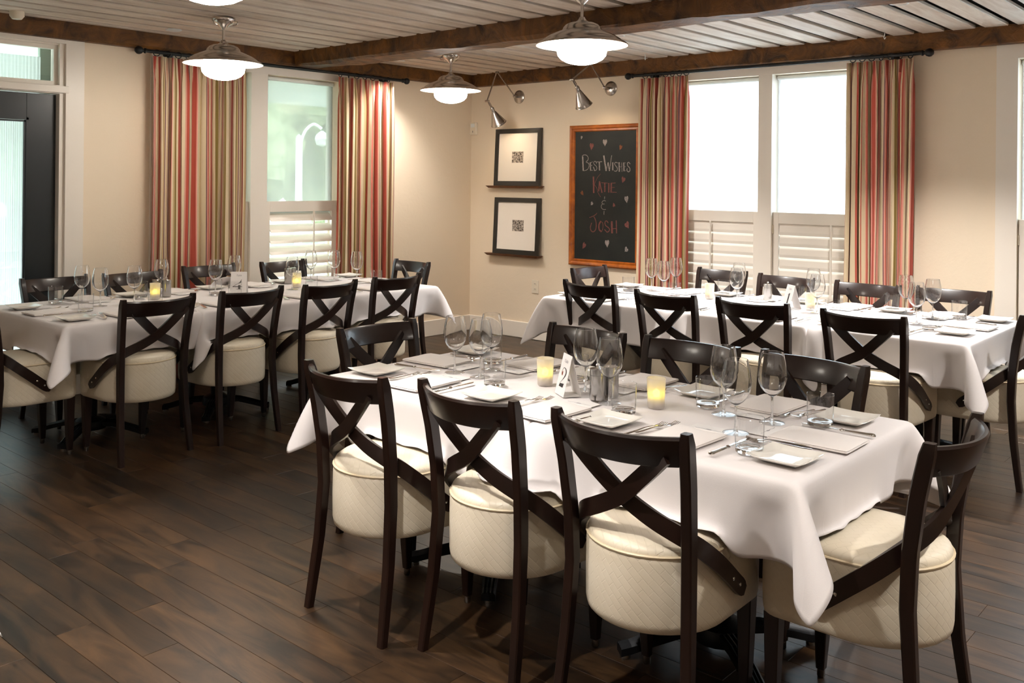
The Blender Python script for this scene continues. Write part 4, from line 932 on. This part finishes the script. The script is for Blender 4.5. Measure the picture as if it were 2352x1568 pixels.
# table out of view on the left: only a corner of its cloth hangs into the picture
table(-7.23, -6.33, -4.26, -3.26, R(45), 'iron pedestal table outside the picture at the left')
cloth_obj(sim_cloth((-7.23, -6.33), (-4.26, -3.26), (.25, .25, .21, .21), [], seed=19, steps=110), 'white tablecloth with one corner tip at the left picture edge')

# ------------------------------------------------------------------ tableware prototypes
ZC = .7665
def make_wine():
    o = empty('wine_glass', label='x', cat='wine glass', group='wine glasses on the tables')
    BO = [(.0045, .088), (.012, .0915), (.024, .101), (.036, .115), (.044, .132), (.0475, .150), (.0475, .168), (.0445, .192), (.040, .215), (.0365, .2325)]
    MB().lathe([(0, .0875)] + BO + [(.0359, .2330), (.0353, .2325)] + [(max(r_ - .0012, 0), z_ + (.0012 if z_ < .11 else 0)) for r_, z_ in BO[::-1][1:-1]] + [(0, .0905)], 36).obj('bowl', 'glass', o)
    MB().lathe([(.0085, .005), (.0052, .015), (.0036, .035), (.0034, .07), (.0040, .082), (.0045, .0868), (.0, .0870)], 12).obj('stem', 'glass', o)
    MB().lathe([(.0, .0), (.040, .0), (.0415, .0012), (.040, .0024), (.02, .0040), (.0085, .0062), (.0, .0075)], 28).obj('foot', 'footglass', o)
    return o
def make_tumbler():
    o = empty('water_glass', label='x', cat='drinking glass', group='water glasses on the tables')
    MB().lathe([(.0405, .014), (.0415, .03), (.0425, .060), (.0432, .101)], 28).lathe([(.0432, .101), (.0438, .1022), (.0432, .1032), (.0424, .1022), (.0432, .101)], 28).obj('wall', 'bowl', o)
    MB().lathe([(.0, .0), (.037, .0), (.0400, .003), (.0404, .015), (.036, .0155), (.024, .0125), (.0, .012)], 28).obj('base', 'glass', o)
    return o
def make_candle():
    o = empty('votive_candle', label='x', cat='candle', group='lit votive candles')
    MB().lathe([(.0, .0), (.028, .0), (.0295, .003), (.0335, .104), (.0310, .104), (.0272, .008), (.0, .007)], 28).obj('holder', 'frost', o)
    MB().lathe([(.0, .008), (.0205, .008), (.0205, .034), (.016, .037), (.0, .037)], 20).obj('candle', 'white_paint', o)
    MB().lathe([(.0, .036), (.010, .038), (.014, .048), (.011, .058), (.0, .066)], 12).obj('flame', 'flame', o)
    return o
def make_mill(knob):
    o = empty('pepper_mill' if knob else 'salt_shaker', label='x', cat='pepper mill' if knob else 'salt shaker', group='steel mills on the tables')
    MB().lathe([(.0, .0), (.0275, .0), (.0285, .002), (.0285, .088), (.0270, .0885), (.0270, .0900), (.0285, .0905), (.0285, .110), (.0270, .1115), (.0, .112)], 28).obj('body', 'mill', o)
    if knob:
        MB().lathe([(.004, .110), (.003, .117), (.0055, .121), (.0060, .125), (.003, .129), (.0, .1295)], 12).obj('knob', 'steel', o)
    return o
def make_plate():
    mb = MB(); n = 6
    def ring(h, z, bow=0, cr_=.006):
        q = []
        for k in range(4):
            c0 = [(-h, -h), (h, -h), (h, h), (-h, h)][k]; c1 = [(-h, -h), (h, -h), (h, h), (-h, h)][(k + 1) % 4]
            for i in range(n):
                t_ = i / n; e = abs(2 * t_ - 1) ** 3; lift = bow * e; x = c0[0] + (c1[0] - c0[0]) * t_; y = c0[1] + (c1[1] - c0[1]) * t_
                if t_ == 0: x *= .975; y *= .975
                q.append((x, y, z + lift))
        return q
    mb.rings([ring(.050, 0), ring(.056, .001), ring(.084, .0145, .004), ring(.0855, .0165, .004), ring(.084, .0172, .004), ring(.064, .0085, .001), ring(.060, .0062), ring(.03, .0058)], True)
    return tag(mb.obj('bread_plate', 'porcelain'), 'x', 'plate', 'square bread plates')
def make_fork():
    mb = MB(); L = .192
    st_ = [(-L / 2, .0055, .0030), (-L / 2 + .006, .0085, .0030), (-L / 2 + .03, .0075, .0035), (0, .0032, .0085), (.035, .0032, .0085), (.045, .0085, .0055), (.052, .0125, .0040), (.062, .0125, .0040)]
    rings = []
    for x, w_, z in st_: rings.append([(x, -w_, z), (x, -w_ * .5, z + .0012), (x, w_ * .5, z + .0012), (x, w_, z), (x, 0, z - .0012)])
    mb.rings(rings, True)
    for k in range(4):
        y = -.0105 + .007 * k; q = [[(x, y - h, z), (x, y, z + .0012), (x, y + h, z), (x, y, z - .0008)] for x, h, z in ((.060, .0024, .0040), (.078, .0016, .0052), (.0955, .0009, .0105))]; mb.rings(q, True)
    return tag(mb.obj('fork', 'steel'), 'x', 'fork', 'forks')
def make_knife():
    o = empty('table_knife', label='x', cat='knife', group='table knives')
    prof = [(-.120, .0005), (-.119, .004), (-.115, .0068), (-.107, .0072), (-.095, .0062), (-.06, .0056), (-.025, .0048), (-.018, .0045), (-.015, .0062), (-.010, .0062), (-.006, .0030)]
    mb = MB(); mb.rings([[(x, 1.15 * r_ * cos(2 * pi * k / 10), .0072 + r_ * sin(2 * pi * k / 10) * .85) for k in range(10)] for x, r_ in prof]); mb.obj('handle', 'steel', o)
    mb = MB(); q = [[(x, y0, .0078), (x, (y0 + y1) / 2, .0088), (x, y1, .0076), (x, (y0 + y1) / 2, .0068)] for x, y0, y1 in ((-.007, -.003, .003), (.003, -.0075, .0065), (.06, -.010, .0075), (.095, -.0095, .0075), (.110, -.006, .007), (.118, .001, .005))]; mb.rings(q, True); mb.obj('blade', 'steel', o)
    return o
def make_napkin(seed):
    rg = np.random.RandomState(seed); mb = MB(); a, b_ = .092, .128; n = 9
    def top(u, v_): return .0115 + .0045 * (1 - u * u) * (1 - v_ * v_) + .0030 * sin(3.1 * u + seed) * cos(2.3 * v_ + seed) - .0035 * max(abs(u), abs(v_)) ** 6
    layers = ((0, .0060, 1.0), (.0061, None, .985))
    for li, (z0, z1, s_) in enumerate(layers):
        R_ = []
        def edge(sc, zf):
            q = []
            for k in range(4):
                for i in range(n):
                    t_ = -1 + 2 * i / n; u, v_ = [(t_, -1), (1, t_), (-t_, 1), (-1, -t_)][k]
                    x = a * u * sc * s_; y = b_ * v_ * sc * s_
                    if i == 0: x *= .985; y *= .985
                    q.append((x, y, zf(u, v_)))
            return q
        if z1: R_ = [edge(.97, lambda u, v: z0), edge(1.0, lambda u, v: (z0 + z1) / 2), edge(.975, lambda u, v: z1)]; mb.rings(R_, True)
        else:
            R_ = [edge(.975, lambda u, v: z0), edge(1.0, lambda u, v: z0 + .002), edge(.98, lambda u, v: top(u, v) - .0005)] + [edge(.93, lambda u, v: top(u * .93, v * .93)), edge(.75, lambda u, v: top(u * .75, v * .75)), edge(.45, lambda u, v: top(u * .45, v * .45)), edge(.12, lambda u, v: top(u * .12, v * .12))]; mb.rings(R_, True)
    return tag(mb.obj('napkin', 'napkin'), 'x', 'napkin', 'folded white napkins')
def make_menu():
    # white menu sheet lying under the napkin: its head shows a small winged ornament and a rose script line
    o = empty('menu_sheet', label='x', cat='menu', group='printed menus under the napkins')
    MB().box(-.068, .068, -.14, .15, 0, .0008).obj('sheet', 'paper', o)
    mb = MB(); z = .0010; mb.lathe([(.006, z), (.0, z)], 10, 0, .105)
    mb.v = [(x * 1.8, .105 + (y - .105) * .7, zz) for x, y, zz in mb.v]
    for s_ in (-1, 1): mb.ribbon(spline([(s_ * .008, .105, z), (s_ * .022, .107, z), (s_ * .035, .104, z), (s_ * .05, .106, z)], 3), .0020, (0, 0, 1))
    mb.obj('ornament', 'greyink', o)
    mb = MB(); mb.ribbon([(-.03 + .06 * i / 26, .052 + .0035 * sin(i * 1.9) * (1 + .5 * sin(i * .7)), z) for i in range(27)], .0014, (0, 0, 1)); mb.ribbon([(-.016 + .032 * i / 14, .036 + .0025 * sin(i * 2.1), z) for i in range(15)], .0012, (0, 0, 1)); mb.obj('script_line', 'pinkink', o)
    return o
wine, tumb, cand, mill, salt, plate, fork, knife, menu = make_wine(), make_tumbler(), make_candle(), make_mill(True), make_mill(False), make_plate(), make_fork(), make_knife(), make_menu()
naps = [make_napkin(k) for k in (1, 2, 3)]
SN = []   # all seats: table, side name, origin on the table edge, facing angle (rz of +y into the table)
def P2(o_, rz, x, y): return (o_[0] + x * cos(rz) - y * sin(rz), o_[1] + x * sin(rz) + y * cos(rz))
rs_ = random.Random(11)
def setting(o_, rz, who, over={}):
    """o_ = point on the table edge before the seat; local +y into the table, +x to the diner's right"""
    j = lambda s_: rs_.uniform(-s_, s_)
    D = dict(menu=(0, .205, 0), napkin=(0, .145, 0), plate=(-.285, .165, 0), fork1=(-.150, .17, -.12), fork2=(-.125, .20, -.24), knife=(.155, .165, 0)); D.update(over)
    for key, proto, zz, nm in (('menu', menu, .0, 'menu'), ('napkin', rs_.choice(naps), .0012, 'folded napkin'), ('plate', plate, 0, 'square bread plate'), ('fork1', fork, .0006, 'outer fork'), ('fork2', fork, .0012, 'inner fork'), ('knife', knife, .0004, 'knife')):
        x, y, a = D[key]
        if key != 'menu': x += j(.006); y += j(.006)
        p = P2(o_, rz, x, y); ang = rz + a + j(.04) * (key != 'menu')
        if key in ('fork1', 'fork2', 'knife'): ang = rz + pi / 2 + a + j(.05)
        if key == 'napkin': ang = rz + a + j(.05)
        place(proto, (p[0], p[1], ZC + zz), ang, nm + ' ' + who)
near_x = lambda y, who, ov={}, ex=XF[0]: setting((ex, y), -pi / 2, who, ov)
far_x = lambda y, who, ov={}, ex=XF[1]: setting((ex, y), pi / 2, who, ov)
near_x(-4.13, 'of leftmost setting, near side of front table'); near_x(-4.77, 'of middle setting, near side of front table'); near_x(-5.29, 'of rightmost setting, near side of front table')
far_x(-4.22, 'of leftmost setting, far side of front table'); far_x(-4.74, 'of middle setting, far side of front table'); far_x(-5.29, 'of rightmost setting, far side of front table')
setting((-4.32, -5.73), 0, 'at the right end of the front table', dict(fork1=(-.14, .19, .30), fork2=(-.115, .20, .40), plate=(-.265, .11, 0), knife=(.145, .13, .05), napkin=(0, .125, 0), menu=(0, .19, 0)))
setting((-4.25, -3.71), pi, 'at the left end of the front table', dict(plate=(-.28, .10, 0), knife=(.17, .20, .12)))
lo = ('first', 'second', 'third', 'fourth')
for k, x_ in enumerate((-4.50, -3.88, -3.28, -2.66)): setting((x_, YL[0]), 0, 'of %s setting, near side of left table' % lo[k])
for k, x_ in enumerate((-4.35, -3.75, -3.13, -2.50)): setting((x_, YL[1]), pi, 'of %s setting, window side of left table' % lo[k])
setting((XL[0], -1.18), -pi / 2, 'at the left end of the left table', dict(plate=(-.30, .12, 0))); setting((XL[1], -1.15), pi / 2, 'at the right end of the left table', dict(plate=(-.30, .12, 0)))
for k, y_ in enumerate((-3.10, -3.72, -4.33, -4.96)): near_x(y_, 'of %s setting, near side of right rear table' % lo[k], ex=XR[0])
for k, y_ in enumerate((-3.30, -3.88, -4.46, -5.02)): far_x(y_, 'of %s setting, window side of right rear table' % lo[k], ex=XR[1])
setting((-1.50, YR[0]), 0, 'at the right end of the right rear table', dict(plate=(-.30, .14, 0), fork1=(-.14, .19, .30), fork2=(-.115, .2, .36))); setting((-1.47, YR[1]), pi, 'at the left end of the right rear table', dict(plate=(-.30, .12, 0)))
ordn = ['first', 'second', 'third', 'fourth', 'fifth', 'sixth', 'seventh', 'eighth', 'ninth', 'tenth']
for tb, g_, t_ in (('front table', [(-4.366, -4.078), (-4.363, -4.218), (-4.217, -4.144), (-4.26, -4.666), (-4.369, -4.853), (-4.23, -5.229), (-4.419, -5.373), (-4.224, -5.402)],
                        [(-4.435, -4.361), (-4.104, -4.046), (-4.151, -4.547), (-4.449, -4.969), (-4.167, -5.133), (-4.583, -5.503), (-4.141, -5.531)]),
                   ('left table', [(-4.448, -.874), (-4.446, -1.116), (-4.23, -1.118), (-3.87, -.787), (-3.616, -1.044), (-3.332, -.825), (-3.095, -1.197), (-2.65, -.817), (-2.488, -.901), (-2.443, -1.122)],
                        [(-4.571, -.781), (-4.608, -1.279), (-4.052, -.859), (-4.182, -1.291), (-3.648, -1.097), (-3.629, -1.305), (-3.026, -1.329), (-2.427, -.80), (-2.431, -1.337)]),
                   ('right rear table', [(-1.272, -3.045), (-1.414, -3.237), (-1.082, -3.136), (-1.501, -3.851), (-1.141, -3.679), (-1.184, -4.236), (-1.55, -4.417), (-1.189, -4.826), (-1.57, -5.011), (-1.307, -5.019)],
                        [(-1.444, -2.96), (-1.529, -3.393), (-1.138, -3.56), (-1.618, -3.956), (-1.13, -4.157), (-1.681, -4.568), (-1.125, -4.722), (-1.765, -5.146), (-1.176, -5.13)])):
    im = lambda p: (lambda d: (d.x * r0.x + d.y * r0.y) / (d.x * fw.x + d.y * fw.y))(Vector((p[0] + 7.12, p[1] + 6.78)))
    for nm, pr, ls in (('wine glass', wine, g_), ('water glass', tumb, t_)):
        for k, p in enumerate(sorted(ls, key=im)):
            place(pr, (p[0], p[1], ZC + .0012), rnd.uniform(0, 6), 'empty clear %s, %s from the left on the %s' % (nm, ordn[k], tb))
for p, la in (((-4.283, -4.488), 'lit frosted votive beside the number 2 card'), ((-4.299, -5.003), 'lit frosted votive on the front table, right of the steel mill'), ((-4.036, -1.013), 'lit votive on the left table beside the steel mill, left one'), ((-2.985, -1.10), 'lit votive on the left table, right one'),
              ((-1.392, -3.589), 'lit votive on the right rear table, left one'), ((-1.429, -4.321), 'lit votive on the right rear table, right one')):
    place(cand, (p[0], p[1], ZC), 0, la)
for p, la in (((-4.339, -4.778), 'steel pepper mill on the front table, nearer one'), ((-3.915, -.94), 'steel pepper mill on the left table by the left votive'), ((-2.876, -.84), 'steel pepper mill on the left table by the right votive'), ((-1.215, -3.93), 'steel pepper mill on the right rear table left of the number card')): place(mill, (p[0], p[1], ZC), 0, la)
for p, la in (((-4.271, -4.79), 'plain steel shaker behind the pepper mill on the front table'), ((-3.96, -.89), 'plain steel shaker behind the mill on the left table'), ((-2.80, -.80), 'plain steel shaker right of the mill on the left table')): place(salt, (p[0], p[1], ZC), 0, la)
# number cards
def card(loc, rz, digit, label, W=.1, Hh=.148, dep=.07, top=.55):
    o = empty('number_card', (*loc, ZC), rz, label=label, cat='table card', group='table number cards'); w_ = W / 2; th = .0007
    s0_ = .008   # front leans back by s0_ .. ridge at y=dep/2
    ry = dep * .5; wt = w_ * .96
    for sg in (0, 1):
        ya_ = 0 if sg == 0 else dep
        mb = MB(); nn_ = Vector((0, -Hh, ry if sg == 0 else -ry)).normalized() * th
        q = [Vector((-w_, ya_, 0)), Vector((w_, ya_, 0)), Vector((wt, ry, Hh)), Vector((-wt, ry, Hh))]
        mb.rings([[p for p in q], [p - nn_ for p in q]], False); f_ = mb.obj('front_panel' if sg == 0 else 'back_panel', 'paper', o)
        if sg == 0: fp = f_
    MB().box(-w_, w_, 0, dep, 0, .0006).obj('foot_panel', 'paper', o)
    def pt(u, v_): return (u, ry * v_ / Hh - .0006, v_)
    nrm = Vector((0, -Hh, ry)).normalized(); mb = MB(); z0_ = .030; hh_ = .070; red_ = None
    if digit == 4:
        for poly in ([(.004, 0), (.020, 0), (.020, .40), (.004, .40)], [(.004, .52), (.020, .62), (.026, 1.0), (.018, .80)], [(-.034, .22), (.030, .22), (.030, .29), (-.034, .29)], [(-.006, 0), (.026, 0), (.026, .04), (-.006, .04)]):
            mb.add([pt(x - .004, z0_ + v_ * hh_) for x, v_ in poly], [tuple(range(4))])
        mb.ribbon([pt(-.036, z0_ + .26 * hh_), pt(.004, z0_ + .62 * hh_)], .0022, nrm)
    elif digit == 2:
        A_ = [(-.018, .62), (-.020, .80), (-.008, .97), (.010, .95), (.022, .78), (.016, .56), (.0, .36), (-.016, .18)]
        pp = spline([(*pt(x, z0_ + v_ * hh_),) for x, v_ in A_], 4); n_ = len(pp)
        for i in range(n_ - 1): wd = .0014 + .0075 * math.exp(-((i / n_ - .55) / .17) ** 2); mb.ribbon([pp[i], pp[i + 1]], wd, nrm)
        mb.add([pt(x, z0_ + v_ * hh_) for x, v_ in [(-.022, .0), (.018, .0), (.024, .22), (-.016, .16)]], [(0, 1, 2, 3)])
        mr_ = MB(); c0 = (-.012, .68); mr_.add([pt(c0[0] + .006 * cos(a), z0_ + (c0[1] + .12 * sin(a)) * hh_) for a in [2 * pi * k / 12 for k in range(12)]], [tuple(range(12))]); mr_.obj('drop', 'redink', fp)
    else:
        for poly in ([(-.002, 0), (.014, 0), (.014, 1.0), (-.002, .86)], [(-.016, .70), (-.002, .86), (.006, .98), (-.012, .78)], [(-.012, 0), (.024, 0), (.024, .04), (-.012, .04)]): mb.add([pt(x, z0_ + v_ * hh_) for x, v_ in poly], [tuple(range(4))])
    mb.obj('numeral', 'ink', fp)
    tx = bpy.data.curves.new('heading', 'FONT'); tx.body = 'Table'; tx.size = .017; tx.shear = .35; tx.align_x = 'CENTER'; tmp = bpy.data.objects.new('heading', tx); COL.objects.link(tmp)
    dg_ = bpy.context.evaluated_depsgraph_get(); me = bpy.data.meshes.new_from_object(tmp.evaluated_get(dg_)); bpy.data.objects.remove(tmp); bpy.data.curves.remove(tx)
    me.materials.clear(); me.materials.append(M['greyink']); h_ = bpy.data.objects.new('heading', me); COL.objects.link(h_); h_.parent = fp; h_.location = pt(0, .118); h_.rotation_euler = (pi / 2 - math.atan2(ry, Hh), 0, 0)
    return o
card((-4.384, -4.636), R(-122), 2, 'folded table card with the number 2 on the front table', .094)
card((-3.502, -1.14), R(-45), 4, 'folded table card with the number 4 on the left table', .112)
card((-1.495, -4.183), R(-128), 1, 'folded table card with the number 1 on the right rear table', .104, dep=.085)
